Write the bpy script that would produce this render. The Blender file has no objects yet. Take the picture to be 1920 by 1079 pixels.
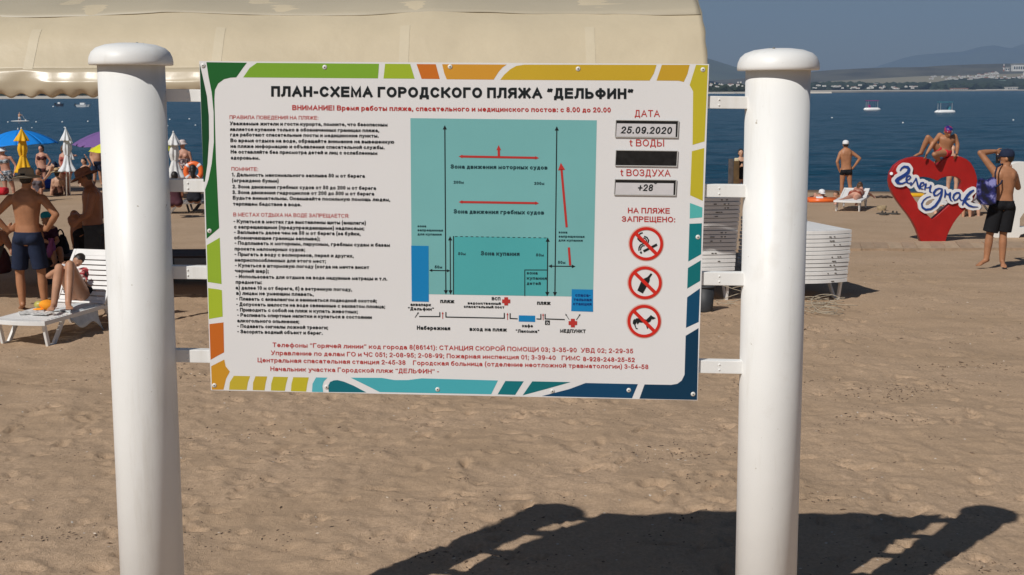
import bpy, bmesh, math, random
import numpy as np
from mathutils import Vector, Matrix, Quaternion, noise as mnoise
random.seed(7)
R = math.radians
C = bpy.context.scene
COL = C.collection

# ------------------------------------------------------------------ camera
CAM_Z = 2.7; F = 2400.0; PITCH = R(8.75); ROLL = R(0.25)
fw = Vector((0, math.cos(PITCH), -math.sin(PITCH)))
r0 = Vector((1, 0, 0)); u0 = Vector((0, math.sin(PITCH), math.cos(PITCH)))
RT = r0*math.cos(ROLL) - u0*math.sin(ROLL)
UP = r0*math.sin(ROLL) + u0*math.cos(ROLL)
CAM = Vector((0, 0, CAM_Z))
cd = bpy.data.cameras.new('camera'); cam = bpy.data.objects.new('camera', cd); COL.objects.link(cam)
cd.sensor_width = 36; cd.lens = F/1920*36; cd.clip_start = .1; cd.clip_end = 30000
m = Matrix((RT, UP, -fw)).transposed().to_4x4(); m.translation = CAM
cam.matrix_world = m; C.camera = cam

# ------------------------------------------------------------------ light
SUN_TO = Vector((-2.0, -2.4, 2.95)).normalized()     # towards the sun
EL = math.asin(SUN_TO.z); AZ = math.atan2(SUN_TO.x, SUN_TO.y)
w = bpy.data.worlds.new('World'); C.world = w; w.use_nodes = True
nt = w.node_tree; nt.nodes.clear()
wo = nt.nodes.new('ShaderNodeOutputWorld'); bg = nt.nodes.new('ShaderNodeBackground')
sky = nt.nodes.new('ShaderNodeTexSky'); sky.sky_type = 'NISHITA'; sky.sun_disc = False
sky.sun_elevation = EL; sky.sun_rotation = AZ % (2*math.pi)
sky.air_density = 1.0; sky.dust_density = 0.6; sky.ozone_density = 2.0; sky.altitude = 0
hs = nt.nodes.new('ShaderNodeHueSaturation'); hs.inputs['Saturation'].default_value = 1.12; hs.inputs['Value'].default_value = .8
nt.links.new(sky.outputs[0], hs.inputs['Color']); nt.links.new(hs.outputs[0], bg.inputs[0])
bg.inputs[1].default_value = 0.05
nt.links.new(bg.outputs[0], wo.inputs[0])
sl = bpy.data.lights.new('sun', 'SUN'); sl.energy = 5.0; sl.angle = R(.5); sl.color = (1, .965, .91)
so = bpy.data.objects.new('sun', sl); COL.objects.link(so)
so.rotation_mode = 'QUATERNION'; so.rotation_quaternion = SUN_TO.to_track_quat('Z', 'Y')
C.view_settings.view_transform = 'Standard'; C.view_settings.look = 'None'
C.view_settings.gamma = 1; C.view_settings.use_curve_mapping = False
C.view_settings.exposure = -0.38
C.cycles.max_bounces = 6; C.cycles.volume_bounces = 0

# ------------------------------------------------------------------ helpers
def ray(px, py): return fw*F + RT*(px-960) - UP*(py-539.5)
def at(px, py, Y):                       # the point at distance Y seen at that spot of the photograph
    d = ray(px, py); return CAM + d*(Y/d.y)
def onz(px, py, z):
    d = ray(px, py); return CAM + d*((z-CAM_Z)/d.z)
def lin(c):
    c = c/255; return c/12.92 if c <= .04045 else ((c+.055)/1.055)**2.4
def S(r, g, b, k=1.0): return tuple(min(.95, lin(v)*k) for v in (r, g, b))
MATS = {}
def mat(name, col, rough=.6, var=.12, scale=8, bump=0, bscale=60, metal=0, spec=.5, coat=0, sss=0, detail=4):
    if name in MATS: return MATS[name]
    m = bpy.data.materials.new(name); m.use_nodes = True; n = m.node_tree; b = n.nodes['Principled BSDF']
    b.inputs['Roughness'].default_value = rough; b.inputs['Metallic'].default_value = metal
    b.inputs['Specular IOR Level'].default_value = spec; b.inputs['Coat Weight'].default_value = coat
    tc = n.nodes.new('ShaderNodeTexCoord')
    if var > 0:
        nz = n.nodes.new('ShaderNodeTexNoise'); nz.inputs['Scale'].default_value = scale; nz.inputs['Detail'].default_value = detail
        n.links.new(tc.outputs['Object'], nz.inputs['Vector'])
        mx = n.nodes.new('ShaderNodeMix'); mx.data_type = 'RGBA'
        mr = n.nodes.new('ShaderNodeMapRange'); mr.inputs[1].default_value = .3; mr.inputs[2].default_value = .7
        n.links.new(nz.outputs[0], mr.inputs[0]); n.links.new(mr.outputs[0], mx.inputs[0])
        mx.inputs[6].default_value = (*[c*(1-var) for c in col], 1); mx.inputs[7].default_value = (*[min(1, c*(1+var)) for c in col], 1)
        n.links.new(mx.outputs[2], b.inputs['Base Color'])
    else: b.inputs['Base Color'].default_value = (*col, 1)
    if bump > 0:
        n2 = n.nodes.new('ShaderNodeTexNoise'); n2.inputs['Scale'].default_value = bscale; n2.inputs['Detail'].default_value = 5
        n.links.new(tc.outputs['Object'], n2.inputs['Vector'])
        bp = n.nodes.new('ShaderNodeBump'); bp.inputs['Strength'].default_value = 1; bp.inputs['Distance'].default_value = bump
        n.links.new(n2.outputs[0], bp.inputs['Height']); n.links.new(bp.outputs[0], b.inputs['Normal'])
    MATS[name] = m; return m
def meshobj(name, verts, faces, m, parent=None, smooth=False):
    me = bpy.data.meshes.new(name); me.from_pydata([tuple(v) for v in verts], [], faces); me.validate(); me.update()
    return link(name, me, m, parent, smooth)
def link(name, me, m, parent=None, smooth=False):
    if m is not None and not me.materials: me.materials.append(m)
    if smooth: me.polygons.foreach_set('use_smooth', [True]*len(me.polygons))
    o = bpy.data.objects.new(name, me); COL.objects.link(o)
    if parent is not None: adopt(o, parent)
    return o
def adopt(o, parent):                     # geometry is given in world space: keep it there
    o.parent = parent
    o.matrix_parent_inverse = wmat(parent).inverted()
def wmat(o):
    mb = Matrix.LocRotScale(o.location, o.rotation_euler, o.scale)
    return wmat(o.parent) @ o.matrix_parent_inverse @ mb if o.parent else mb
def bmobj(name, bm, m, parent=None, smooth=False):
    me = bpy.data.meshes.new(name); bm.to_mesh(me); bm.free(); return link(name, me, m, parent, smooth)
def tag(o, label=None, cat=None, group=None, kind=None):
    for k, v in (('label', label), ('category', cat), ('group', group), ('kind', kind)):
        if v: o[k] = v
    return o
def empty(name, loc, label, cat, group=None, rz=0):
    o = bpy.data.objects.new(name, None); COL.objects.link(o); o.location = loc; o.rotation_euler = (0, 0, rz)
    o.empty_display_size = .1
    return tag(o, label, cat, group)
def copy_tree(o, parent=None):
    c = o.copy(); COL.objects.link(c)
    if parent: c.parent = parent
    for ch in list(o.children): copy_tree(ch, c)
    return c
def box(bm, c, s, rot=None, bev=0):
    mm = Matrix.Translation(Vector(c))
    if rot is not None: mm = mm @ rot.to_4x4()
    r = bmesh.ops.create_cube(bm, size=1, matrix=mm @ Matrix.Diagonal((*s, 1)))
    if bev: bmesh.ops.bevel(bm, geom=list({e for v in r['verts'] for e in v.link_edges}), offset=bev, segments=2, affect='EDGES', profile=.6)
def lathe(bm, prof, seg=32, mtx=Matrix.Identity(4), cap=True, fn=None):
    rings = []
    for k, (r, z) in enumerate(prof):
        ring = []
        for i in range(seg):
            a = 2*math.pi*i/seg; rr = r*(fn(a, k) if fn else 1)
            ring.append(bm.verts.new(mtx @ Vector((rr*math.cos(a), rr*math.sin(a), z))))
        rings.append(ring)
    for a, b in zip(rings, rings[1:]):
        for i in range(seg): bm.faces.new((a[i], a[(i+1) % seg], b[(i+1) % seg], b[i]))
    if cap:
        bm.faces.new(rings[0][::-1]); bm.faces.new(rings[-1])
def frame_z(d):
    return Vector(d).normalized().to_track_quat('Z', 'Y').to_matrix()
def tube(bm, pts, rad, seg=8, closed=False):
    pts = [Vector(p) for p in pts]; n = len(pts); rings = []; prev = None
    for i, p in enumerate(pts):
        if closed: t = pts[(i+1) % n]-pts[i-1]
        else: t = pts[min(i+1, n-1)]-pts[max(i-1, 0)]
        t.normalize()
        if prev is None:
            prev = t.orthogonal().normalized()
        prev = (prev - t*prev.dot(t)).normalized(); q = t.cross(prev)
        r = rad[i] if isinstance(rad, (list, tuple)) else rad
        rings.append([bm.verts.new(p + (prev*math.cos(2*math.pi*k/seg) + q*math.sin(2*math.pi*k/seg))*r) for k in range(seg)])
    for i in range(n if closed else n-1):
        a, b = rings[i], rings[(i+1) % n]
        for k in range(seg): bm.faces.new((a[k], a[(k+1) % seg], b[(k+1) % seg], b[k]))
    if not closed: bm.faces.new(rings[0][::-1]); bm.faces.new(rings[-1])
def slab(bm, poly, d):                    # a closed outline given thickness along d
    a = [bm.verts.new(p) for p in poly]; b = [bm.verts.new(Vector(p)+Vector(d)) for p in poly]
    n = len(poly); bm.faces.new(a); bm.faces.new(b[::-1])
    for i in range(n): bm.faces.new((a[i], b[i], b[(i+1) % n], a[(i+1) % n]))
def smoothloop(p, it=2):
    for _ in range(it):
        q = []
        for i in range(len(p)):
            a, b = p[i], p[(i+1) % len(p)]
            q.append((a[0]*.75+b[0]*.25, a[1]*.75+b[1]*.25)); q.append((a[0]*.25+b[0]*.75, a[1]*.25+b[1]*.75))
        p = q
    return p
def curveshape(name, loops, tofn, depth, bev, m, parent=None):
    # outline(s) with holes, thickness and a small bevel; tofn maps outline units to the world, depth is along +Y
    cu = bpy.data.curves.new(name, 'CURVE'); cu.dimensions = '2D'; cu.fill_mode = 'BOTH'
    o = tofn(*loops[0][0])
    for lp in loops:
        sp = cu.splines.new('POLY'); sp.points.add(len(lp)-1); sp.use_cyclic_u = True
        for q, p in zip(sp.points, lp):
            v = tofn(*p); q.co = (v.x-o.x, v.z-o.z, 0, 1)
    cu.extrude = depth/2; cu.bevel_depth = bev; cu.bevel_resolution = 1
    t = bpy.data.objects.new('tmp', cu); COL.objects.link(t)
    me = bpy.data.meshes.new_from_object(t.evaluated_get(bpy.context.evaluated_depsgraph_get())); bpy.data.objects.remove(t)
    me.transform(Matrix(((1, 0, 0, o.x), (0, 0, -1, o.y+depth/2), (0, 1, 0, o.z), (0, 0, 0, 1)))); me.materials.clear()
    return link(name, me, m, parent)
def vnoise(x, y, seed=0):                 # numpy value noise
    x = np.asarray(x, float)+seed*17.3; y = np.asarray(y, float)+seed*9.1
    xi = np.floor(x).astype(np.int64); yi = np.floor(y).astype(np.int64); fx = x-xi; fy = y-yi
    fx = fx*fx*(3-2*fx); fy = fy*fy*(3-2*fy)
    def h(a, b):
        n = (a*374761393 + b*668265263 + seed*1442695) & 0x7fffffff
        n = ((n ^ (n >> 13))*1274126177) & 0x7fffffff
        return ((n ^ (n >> 16)) & 0xffff)/65535.0
    return (h(xi, yi)*(1-fx)+h(xi+1, yi)*fx)*(1-fy)+(h(xi, yi+1)*(1-fx)+h(xi+1, yi+1)*fx)*fy

# ------------------------------------------------------------------ the ground
SEA_Z = -.56
def shore(x): return np.clip(44.2-.25*x, 36, 52)
def ground_base(x, y):
    s = shore(x)
    z = SEA_Z*np.clip((y-18)/(s-18), 0, None)
    return np.where(y > s+14, SEA_Z*(s-4)/(s-18)-.3, z)
def gz(x, y): return float(ground_base(np.array([x]), np.array([y]))[0])
def gat(px, py):                          # ground point seen at that spot
    z = 0
    for _ in range(12):
        p = onz(px, py, z); z = gz(p.x, p.y)
    return Vector((p.x, p.y, z))
ys = np.concatenate([np.arange(-60, 4, 4.), np.arange(4, 6, .12), np.arange(6, 12.5, .024), np.arange(12.5, 20, .045), np.arange(20, 30, .1), np.arange(30, 62, .22), [66, 75]])
xh = np.concatenate([np.arange(0, 4.2, .028), np.arange(4.2, 9, .06), np.arange(9, 16, .15), np.arange(16, 30, .6), np.arange(30, 90, 5), np.arange(90, 1400, 120)])
xs = np.concatenate([-xh[:0:-1], xh])
X, Y = np.meshgrid(xs, ys)
Z = ground_base(X, Y)
damp = np.clip((Y-5)/1.5, .15, 1)*np.clip((shore(X)-1.5-Y)/3, 0, 1)
far = np.clip((Y-9)/9, 0, 1)
H = (vnoise(X*1.1, Y*.9, 1)-.5)*.07*np.clip((34-Y)/20, .35, 1) + (vnoise(X*3.3, Y*3.1, 2)-.5)*.045
rid = 1-np.abs(2*vnoise(X*2.3+.4*Y, Y*3.7, 3)-1); H += (rid**3)*.018
H *= .75
H += (vnoise(X*8, Y*8, 4)-.5)*.022*(1-.5*far) + (vnoise(X*15, Y*15, 5)-.5)*.015*(1-far)+(vnoise(X*23+3*Y, Y*26, 6)-.5)*.011*(1-far)*np.clip(vnoise(X*1.3, Y*1.3, 11)*3-1, 0, 1)
H *= np.clip(1.15-(Y-8)/22, .3, 1)
rng = np.random.default_rng(5)
def dimple(cx, cy, a, b, th, dep):        # a footprint: a hollow with a pushed-up rim
    i0, i1 = np.searchsorted(ys, [cy-.4, cy+.4]); j0, j1 = np.searchsorted(xs, [cx-.4, cx+.4])
    if i1 <= i0 or j1 <= j0: return
    xx = X[i0:i1, j0:j1]-cx; yy = Y[i0:i1, j0:j1]-cy
    u = (xx*math.cos(th)+yy*math.sin(th))/a; v = (-xx*math.sin(th)+yy*math.cos(th))/b
    r = np.sqrt(u*u+v*v)
    H[i0:i1, j0:j1] += -dep*np.clip(1-r**2.2, 0, 1) + dep*.45*np.exp(-((r-1.15)/.25)**2)
for _ in range(2000):
    cx = rng.uniform(-6, 6.5); cy = 5.6+rng.random()**1.3*16
    dimple(cx, cy, rng.uniform(.05, .14), rng.uniform(.03, .06), rng.uniform(0, 3.14), rng.uniform(.012, .034))
Zs = Z+H*damp*.85
nv = len(xs); nr = len(ys)
V = np.stack([X.ravel(), Y.ravel(), Zs.ravel()], 1)
idx = np.arange(nr*nv).reshape(nr, nv)
Q = np.stack([idx[:-1, :-1], idx[:-1, 1:], idx[1:, 1:], idx[1:, :-1]], -1).reshape(-1, 4)
def npmesh(name, V, Q, m, smooth=True):
    me = bpy.data.meshes.new(name); me.vertices.add(len(V)); me.vertices.foreach_set('co', V.astype(np.float32).ravel())
    me.loops.add(Q.size); me.loops.foreach_set('vertex_index', Q.astype(np.int32).ravel())
    me.polygons.add(len(Q)); me.polygons.foreach_set('loop_start', np.arange(0, Q.size, Q.shape[1], dtype=np.int32))
    me.update(calc_edges=True); me.validate()
    return link(name, me, m, None, smooth)
def sand_mat():
    m = bpy.data.materials.new('sand'); m.use_nodes = True; n = m.node_tree; b = n.nodes['Principled BSDF']
    b.inputs['Roughness'].default_value = .95; b.inputs['Specular IOR Level'].default_value = .15
    g = n.nodes.new('ShaderNodeNewGeometry')
    def nz(s, d=6):
        k = n.nodes.new('ShaderNodeTexNoise'); k.inputs['Scale'].default_value = s; k.inputs['Detail'].default_value = d
        n.links.new(g.outputs['Position'], k.inputs['Vector']); return k
    def mixc(f, a, bb):
        k = n.nodes.new('ShaderNodeMix'); k.data_type = 'RGBA'
        n.links.new(f, k.inputs[0])
        for s, v in ((6, a), (7, bb)):
            if isinstance(v, tuple): k.inputs[s].default_value = (*v, 1)
            else: n.links.new(v, k.inputs[s])
        return k.outputs[2]
    def rng_(f, a, c):
        k = n.nodes.new('ShaderNodeMapRange'); k.inputs[1].default_value = a; k.inputs[2].default_value = c
        n.links.new(f, k.inputs[0]); return k.outputs[0]
    c1 = mixc(rng_(nz(.9).outputs[0], .35, .65), (.46, .325, .213), (.56, .40, .272))
    c2 = mixc(rng_(nz(45, 8).outputs[0], .3, .7), (.40, .28, .182), c1)
    # dark grit and pale shell bits
    v = n.nodes.new('ShaderNodeTexVoronoi'); v.inputs['Scale'].default_value = 22; n.links.new(g.outputs['Position'], v.inputs['Vector'])
    mm = n.nodes.new('ShaderNodeMath'); mm.operation = 'LESS_THAN'; mm.inputs[1].default_value = .17; n.links.new(v.outputs['Distance'], mm.inputs[0])
    gate = rng_(nz(2.6, 3).outputs[0], .57, .62)
    mu = n.nodes.new('ShaderNodeMath'); mu.operation = 'MULTIPLY'; n.links.new(mm.outputs[0], mu.inputs[0]); n.links.new(gate, mu.inputs[1])
    c3 = mixc(mu.outputs[0], c2, (.10, .065, .045))
    v2 = n.nodes.new('ShaderNodeTexVoronoi'); v2.inputs['Scale'].default_value = 6.3; n.links.new(g.outputs['Position'], v2.inputs['Vector'])
    m2 = n.nodes.new('ShaderNodeMath'); m2.operation = 'LESS_THAN'; m2.inputs[1].default_value = .055; n.links.new(v2.outputs['Distance'], m2.inputs[0])
    c4 = mixc(m2.outputs[0], c3, (.62, .55, .47))
    # damp band along the water
    sx = n.nodes.new('ShaderNodeSeparateXYZ'); n.links.new(g.outputs['Position'], sx.inputs[0])
    wet = n.nodes.new('ShaderNodeMapRange'); wet.inputs[1].default_value = SEA_Z+.045; wet.inputs[2].default_value = SEA_Z+.012
    n.links.new(sx.outputs['Z'], wet.inputs[0]); c5 = mixc(wet.outputs[0], c4, (.17, .115, .078))
    n.links.new(c5, b.inputs['Base Color'])
    bp = n.nodes.new('ShaderNodeBump'); bp.inputs['Distance'].default_value = .012; bp.inputs['Strength'].default_value = .7
    ad = n.nodes.new('ShaderNodeMath'); ad.operation = 'ADD'; n.links.new(nz(28, 10).outputs[0], ad.inputs[0]); n.links.new(nz(140, 4).outputs[0], ad.inputs[1])
    n.links.new(ad.outputs[0], bp.inputs['Height']); n.links.new(bp.outputs[0], b.inputs['Normal'])
    return m
tag(npmesh('beach_sand', V, Q, sand_mat()), kind='structure')

def litter(name, n, col, smin, smax, cl):
    vs = []; fs = []; rg_ = np.random.default_rng(cl)
    for _ in range(n):
        if rg_.random() < .7:
            if _ % 25 == 0 or _ == 0: pass
            cx, cy = LC[rg_.integers(len(LC))]; x = cx+rg_.normal()*.28; y = cy+rg_.normal()*.10
        else: x = rg_.uniform(-5.5, 6.5); y = 6.3+rg_.random()**1.4*14
        i = min(np.searchsorted(ys, y), nr-1); j = min(np.searchsorted(xs, x), nv-1); z = Zs[i, j]
        s = rg_.uniform(smin, smax)*(1+max(0, y-8)*.04); b0 = len(vs); q = Matrix.Rotation(rg_.uniform(0, 6.28), 3, 'Z'); el = rg_.uniform(.6, 2.4)
        for a in ((1, 0, 0), (-1, 0, 0), (0, .6, 0), (0, -.6, 0), (0, 0, .55), (0, 0, -.5)):
            v = q @ Vector((a[0]*s*el, a[1]*s, a[2]*s)); vs.append((x+v.x, y+v.y, z+v.z+s*.25))
        for f in ((0, 2, 4), (2, 1, 4), (1, 3, 4), (3, 0, 4), (2, 0, 5), (1, 2, 5), (3, 1, 5), (0, 3, 5)): fs.append(tuple(b0+k for k in f))
    return tag(meshobj(name, vs, fs, mat(name, col, .85, .4, 30)), kind='stuff')
rg0 = np.random.default_rng(21); LC = [(rg0.uniform(-5, 6), 6.6+rg0.random()**1.3*9) for _ in range(46)]
litter('dark_beach_grit', 1500, (.06, .04, .03), .003, .009, 1); litter('brown_beach_grit', 1500, (.19, .13, .085), .004, .012, 2); litter('shell_bits', 220, (.66, .58, .48), .003, .009, 3)

# ------------------------------------------------------------------ the sea
def sea_mat():
    m = bpy.data.materials.new('sea'); m.use_nodes = True; n = m.node_tree; b = n.nodes['Principled BSDF']
    b.inputs['Base Color'].default_value = (.010, .058, .103, 1); b.inputs['Roughness'].default_value = .22
    b.inputs['IOR'].default_value = 1.33; b.inputs['Specular IOR Level'].default_value = .5
    g = n.nodes.new('ShaderNodeNewGeometry')
    mp = n.nodes.new('ShaderNodeMapping'); mp.inputs['Rotation'].default_value = (0, 0, R(12)); mp.inputs['Scale'].default_value = (.45, 1.5, 1)
    n.links.new(g.outputs['Position'], mp.inputs['Vector'])
    hs = []
    for s, d, wt in ((.35, 6, 1.1), (1.6, 6, .5), (.03, 5, 6.0)):
        k = n.nodes.new('ShaderNodeTexNoise'); k.inputs['Scale'].default_value = s; k.inputs['Detail'].default_value = d; k.inputs['Roughness'].default_value = .62
        n.links.new(mp.outputs[0], k.inputs['Vector'])
        q = n.nodes.new('ShaderNodeMath'); q.operation = 'MULTIPLY'; q.inputs[1].default_value = wt; n.links.new(k.outputs[0], q.inputs[0]); hs.append(q.outputs[0])
    a = hs[0]
    for h in hs[1:]:
        q = n.nodes.new('ShaderNodeMath'); q.operation = 'ADD'; n.links.new(a, q.inputs[0]); n.links.new(h, q.inputs[1]); a = q.outputs[0]
    bp = n.nodes.new('ShaderNodeBump'); bp.inputs['Distance'].default_value = .75; bp.inputs['Strength'].default_value = .85
    n.links.new(a, bp.inputs['Height']); n.links.new(bp.outputs[0], b.inputs['Normal'])
    return m
# near water as a real wave surface, then one sheet out to the far shore
yn = np.concatenate([30+np.cumsum(np.full(170, .16)), 57.2*1.012**np.arange(1, 190)])
un = np.linspace(-.52, .52, 420)
YY = np.repeat(yn[:, None], len(un), 1); XX = YY*un[None, :]
t1 = .35*XX+YY
W = .022*np.sin(t1*2.3+3*vnoise(XX*.3, YY*.3, 7)) + (vnoise(XX*.55, YY*1.7, 8)-.5)*.10 + (vnoise(XX*1.5, YY*4, 9)-.5)*.045 + (vnoise(XX*.12, YY*.3, 10)-.5)*.09
W *= np.clip((YY-shore(XX)+1)/8, .12, 1)*(1+.7*np.exp(-(YY-45)/40))
edge = np.minimum(np.clip((yn[-1]-YY)/40, 0, 1), 1)
i_ = np.arange(YY.size).reshape(YY.shape); QQ = np.stack([i_[:-1, :-1], i_[:-1, 1:], i_[1:, 1:], i_[1:, :-1]], -1).reshape(-1, 4)
SM = sea_mat()
me_sea = np.stack([XX.ravel(), YY.ravel(), (SEA_Z+W*edge).ravel()], 1)
tag(npmesh('sea_waves', me_sea, QQ, SM), kind='structure')
ye = float(yn[-1]); xe = ye*.52; xn = 30*.52+.15
far_v = [(-xe, ye, SEA_Z), (xe, ye, SEA_Z), (9000, 12000, SEA_Z), (-9000, 12000, SEA_Z), (-9000, 30.15, SEA_Z), (-xn, 30.15, SEA_Z), (9000, 30.15, SEA_Z), (xn, 30.15, SEA_Z)]
tag(meshobj('sea', far_v, [(0, 1, 2, 3), (4, 5, 0, 3), (7, 6, 2, 1)], SM), kind='structure')

# ------------------------------------------------------------------ far shore
def ridge(name, pts, D, depth, m, foot=None, seed=0, rough=.02, zfoot=SEA_Z-1, nsub=90):
    # a hill with its crest through the given points at distance D, sloping down to the front and the back
    P = [at(x, y, D) for x, y in pts]; xs_ = [p.x for p in P]; zs_ = [p.z for p in P]
    xx = np.linspace(xs_[0], xs_[-1], nsub); cz = np.interp(xx, xs_, zs_)
    rows = []; prof = ((-1.0, 0), (-.75, .25), (-.5, .52), (-.25, .82), (0, 1), (.4, .85), (1, .3), (1.4, 0))
    for k, (dy, hf) in enumerate(prof):
        n_ = (vnoise(xx/depth*5, np.full(nsub, dy*3+seed), seed+k)-.5)+(vnoise(xx/depth*17, np.full(nsub, dy*3.), seed+k+3)-.5)*.5
        z = zfoot+(cz-zfoot)*np.clip(hf+n_*rough*(3 if 0 < hf < 1 else .6), 0, 2)
        rows.append([(float(a), D+dy*depth+float(b)*depth*.1, float(c)) for a, b, c in zip(xx, n_, z)])
    vs = [p for r in rows for p in r]; fs = []
    for i in range(len(rows)-1):
        for j in range(nsub-1): fs.append((i*nsub+j, i*nsub+j+1, (i+1)*nsub+j+1, (i+1)*nsub+j))
    return tag(meshobj(name, vs, fs, m, None, True), kind='structure')
M_mt = mat('mountain_scrub', (.075, .085, .05), .95, .3, .004)
M_hill = mat('dry_hillside', (.085, .078, .058), .95, .45, .012, detail=8)
M_field = mat('dry_field', (.24, .215, .15), .95, .15, .004)
M_forest = mat('far_forest', (.022, .034, .018), .95, .4, .05, bump=2, bscale=.2)
ridge('far_mountain', [(1480, 150), (1600, 133), (1648, 128), (1670, 120), (1700, 109), (1723, 104), (1750, 101), (1780, 99), (1809, 97), (1835, 88), (1862, 85), (1880, 90), (1895, 91), (1920, 83), (1960, 74), (2050, 80), (2300, 60), (2700, 90), (3300, 130)], 10500, 1800, M_mt, seed=3, rough=.03, nsub=160)
ridge('coastal_mountain', [(300, 150), (700, 120), (1000, 92), (1200, 88), (1290, 98), (1330, 112), (1360, 121), (1390, 130), (1440, 139), (1490, 146), (1530, 152)], 5600, 1100, M_mt, seed=9, rough=.03, nsub=140)
ridge('shore_plateau', [(1330, 152), (1420, 145), (1480, 140), (1523, 135), (1550, 133), (1574, 131), (1612, 129), (1660, 127), (1723, 126), (1780, 123), (1830, 121), (1920, 119), (2100, 112), (2500, 105), (3200, 110)], 3300, 550, M_hill, seed=5, rough=.04, nsub=200)
ridge('dry_field_slope', [(1380, 163), (1450, 160), (1523, 155), (1570, 152), (1620, 149), (1680, 145.5), (1745, 142.5), (1790, 143), (1830, 141), (1920, 138), (2200, 134), (3000, 134)], 2750, 250, M_field, seed=6, rough=.015, nsub=120)
ridge('wooded_shore', [(1290, 163), (1330, 160), (1360, 158), (1395, 160), (1450, 162), (1523, 163), (1600, 161), (1650, 160), (1700, 158), (1760, 154), (1790, 149), (1830, 145), (1870, 146), (1920, 144), (2100, 140), (2600, 140), (3000, 142)], 2350, 160, M_forest, seed=8, rough=.09, nsub=260)
ridge('left_spit', [(-900, 168), (-300, 165), (-50, 166), (60, 168), (200, 168), (330, 168), (450, 170), (700, 172), (900, 173), (1100, 170), (1300, 166), (1400, 168), (1520, 176)], 1150, 60, M_forest, seed=12, rough=.12, nsub=260)
# low beach in front of the wooded shore
M_shore = mat('pale_shore', (.46, .42, .36), .9, .2, .02)
def strip(name, pts, D, depth, m):
    P = [at(x, 175, D+d) for x, d in pts]; vs = []
    for p in P: vs += [(p.x, p.y, SEA_Z-.5), (p.x, p.y+2, SEA_Z+1.2), (p.x, p.y+depth, SEA_Z+2)]
    fs = []
    for i in range(len(P)-1):
        a = i*3; fs += [(a, a+3, a+4, a+1), (a+1, a+4, a+5, a+2)]
    return tag(meshobj(name, vs, fs, m), kind='structure')
strip('left_beach', [(-1000, 0), (-300, 0), (0, 0), (200, 5), (500, 60), (900, 200), (1200, 330), (1330, 350), (1420, 360), (1560, 330)], 690, 480, M_shore)
strip('right_beach', [(1440, 0), (1560, 80), (1700, 300), (1800, 500), (1930, 700), (2300, 900), (3000, 1000)], 1050, 1300, M_shore)
# the wooded shore as an uneven mass of tree crowns
def crowns(name, lo, hi, n, D0, D1, y0, y1, size):
    bm = bmesh.new()
    for _ in range(n):
        px = random.uniform(lo, hi); d = random.uniform(D0, D1); p = at(px, random.uniform(y0, y1), d)
        s = size*random.uniform(.6, 1.5)
        r = bmesh.ops.create_icosphere(bm, subdivisions=1, radius=s, matrix=Matrix.Translation(p) @ Matrix.Diagonal((1.6, 1, .75, 1)))
        for v in r['verts']: v.co += Vector((random.uniform(-1, 1), random.uniform(-1, 1), random.uniform(-1, 1)))*s*.25
    return tag(bmobj(name, bm, M_forest), 'dark green woods along the far shore', 'woods', kind='stuff')
def crowns_z(name, xs_, n, D0, D1, ztop, size):
    bm = bmesh.new()
    for _ in range(n):
        px = random.uniform(*xs_); d = random.uniform(D0, D1); p = at(px, 170, d); z = SEA_Z+random.uniform(.5, ztop)
        s = size*random.uniform(.6, 1.5)
        r = bmesh.ops.create_icosphere(bm, subdivisions=1, radius=s, matrix=Matrix.Translation((p.x, p.y, z)) @ Matrix.Diagonal((1.8, 1, .8, 1)))
        for v in r['verts']: v.co += Vector((random.uniform(-1, 1), random.uniform(-1, 1), random.uniform(-1, 1)))*s*.25
    return tag(bmobj(name, bm, M_forest), kind='stuff')
crowns('shore_woods', 1500, 1950, 900, 2100, 2300, 160, 172, 6)
crowns_z('spit_woods', (-60, 420), 420, 760, 900, 7, 3.2)
crowns_z('bay_woods', (1280, 1480), 420, 1130, 1300, 5, 3.2)
# town: each building small, white, with roof
M_white = mat('far_white_wall', (.72, .70, .66), .8, .1, .1); M_roofs = [mat('far_roof_red', (.30, .12, .08), .8, .1, .1), mat('far_roof_grey', (.36, .37, .38), .7, .1, .1), mat('far_roof_pale', (.6, .58, .54), .7, .1, .1)]
M_glassfar = mat('far_window', (.05, .07, .09), .3, 0)
def house_proto(k):
    e = empty('far_house', (0, 0, 0), 'tiny pale building among the trees of the far shore town', 'building', 'buildings of the town across the bay')
    bm = bmesh.new(); box(bm, (0, 0, .5), (1, .7, 1)); bmobj('wall', bm, M_white, e)
    bm = bmesh.new()
    if k == 1: box(bm, (0, 0, 1.04), (1.06, .76, .08))
    else: slab(bm, [Vector(p) for p in ((-.56, -.4, 1), (.56, -.4, 1), (0, -.4, 1.42))], (0, .8, 0))
    bmobj('roof', bm, M_roofs[k], e)
    bm = bmesh.new(); box(bm, (0, -.352, .55), (.7, .02, .16)); bmobj('window', bm, M_glassfar, e)
    return e
protos = [house_proto(k) for k in range(3)]; used = [False]*3; nh = 0
ROOF_ = ['red roofed', 'flat grey roofed', 'pale roofed']
def house(px, py, D, wpx, hpx, zone='', k=None):
    global nh
    k = random.randrange(3) if k is None else k
    nm_ = None
    o = protos[k] if not used[k] else copy_tree(protos[k]); used[k] = True
    p = at(px, py, D); s = D/F; o.location = p; o.scale = (wpx*s, wpx*s*.8, hpx*s); nh += 1
    o['label'] = 'tiny %s white building %s' % (ROOF_[k], zone)
    return o
for _ in range(46): house(random.uniform(1745, 1860), random.uniform(144, 150) - (0), 2330, random.uniform(3, 7), random.uniform(1.6, 3), "in the hillside rows above the dark woods")
for _ in range(40): house(random.uniform(1835, 1925), random.uniform(137, 154), 2330, random.uniform(3, 8), random.uniform(2, 4), "below the big hilltop apartment block")
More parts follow.
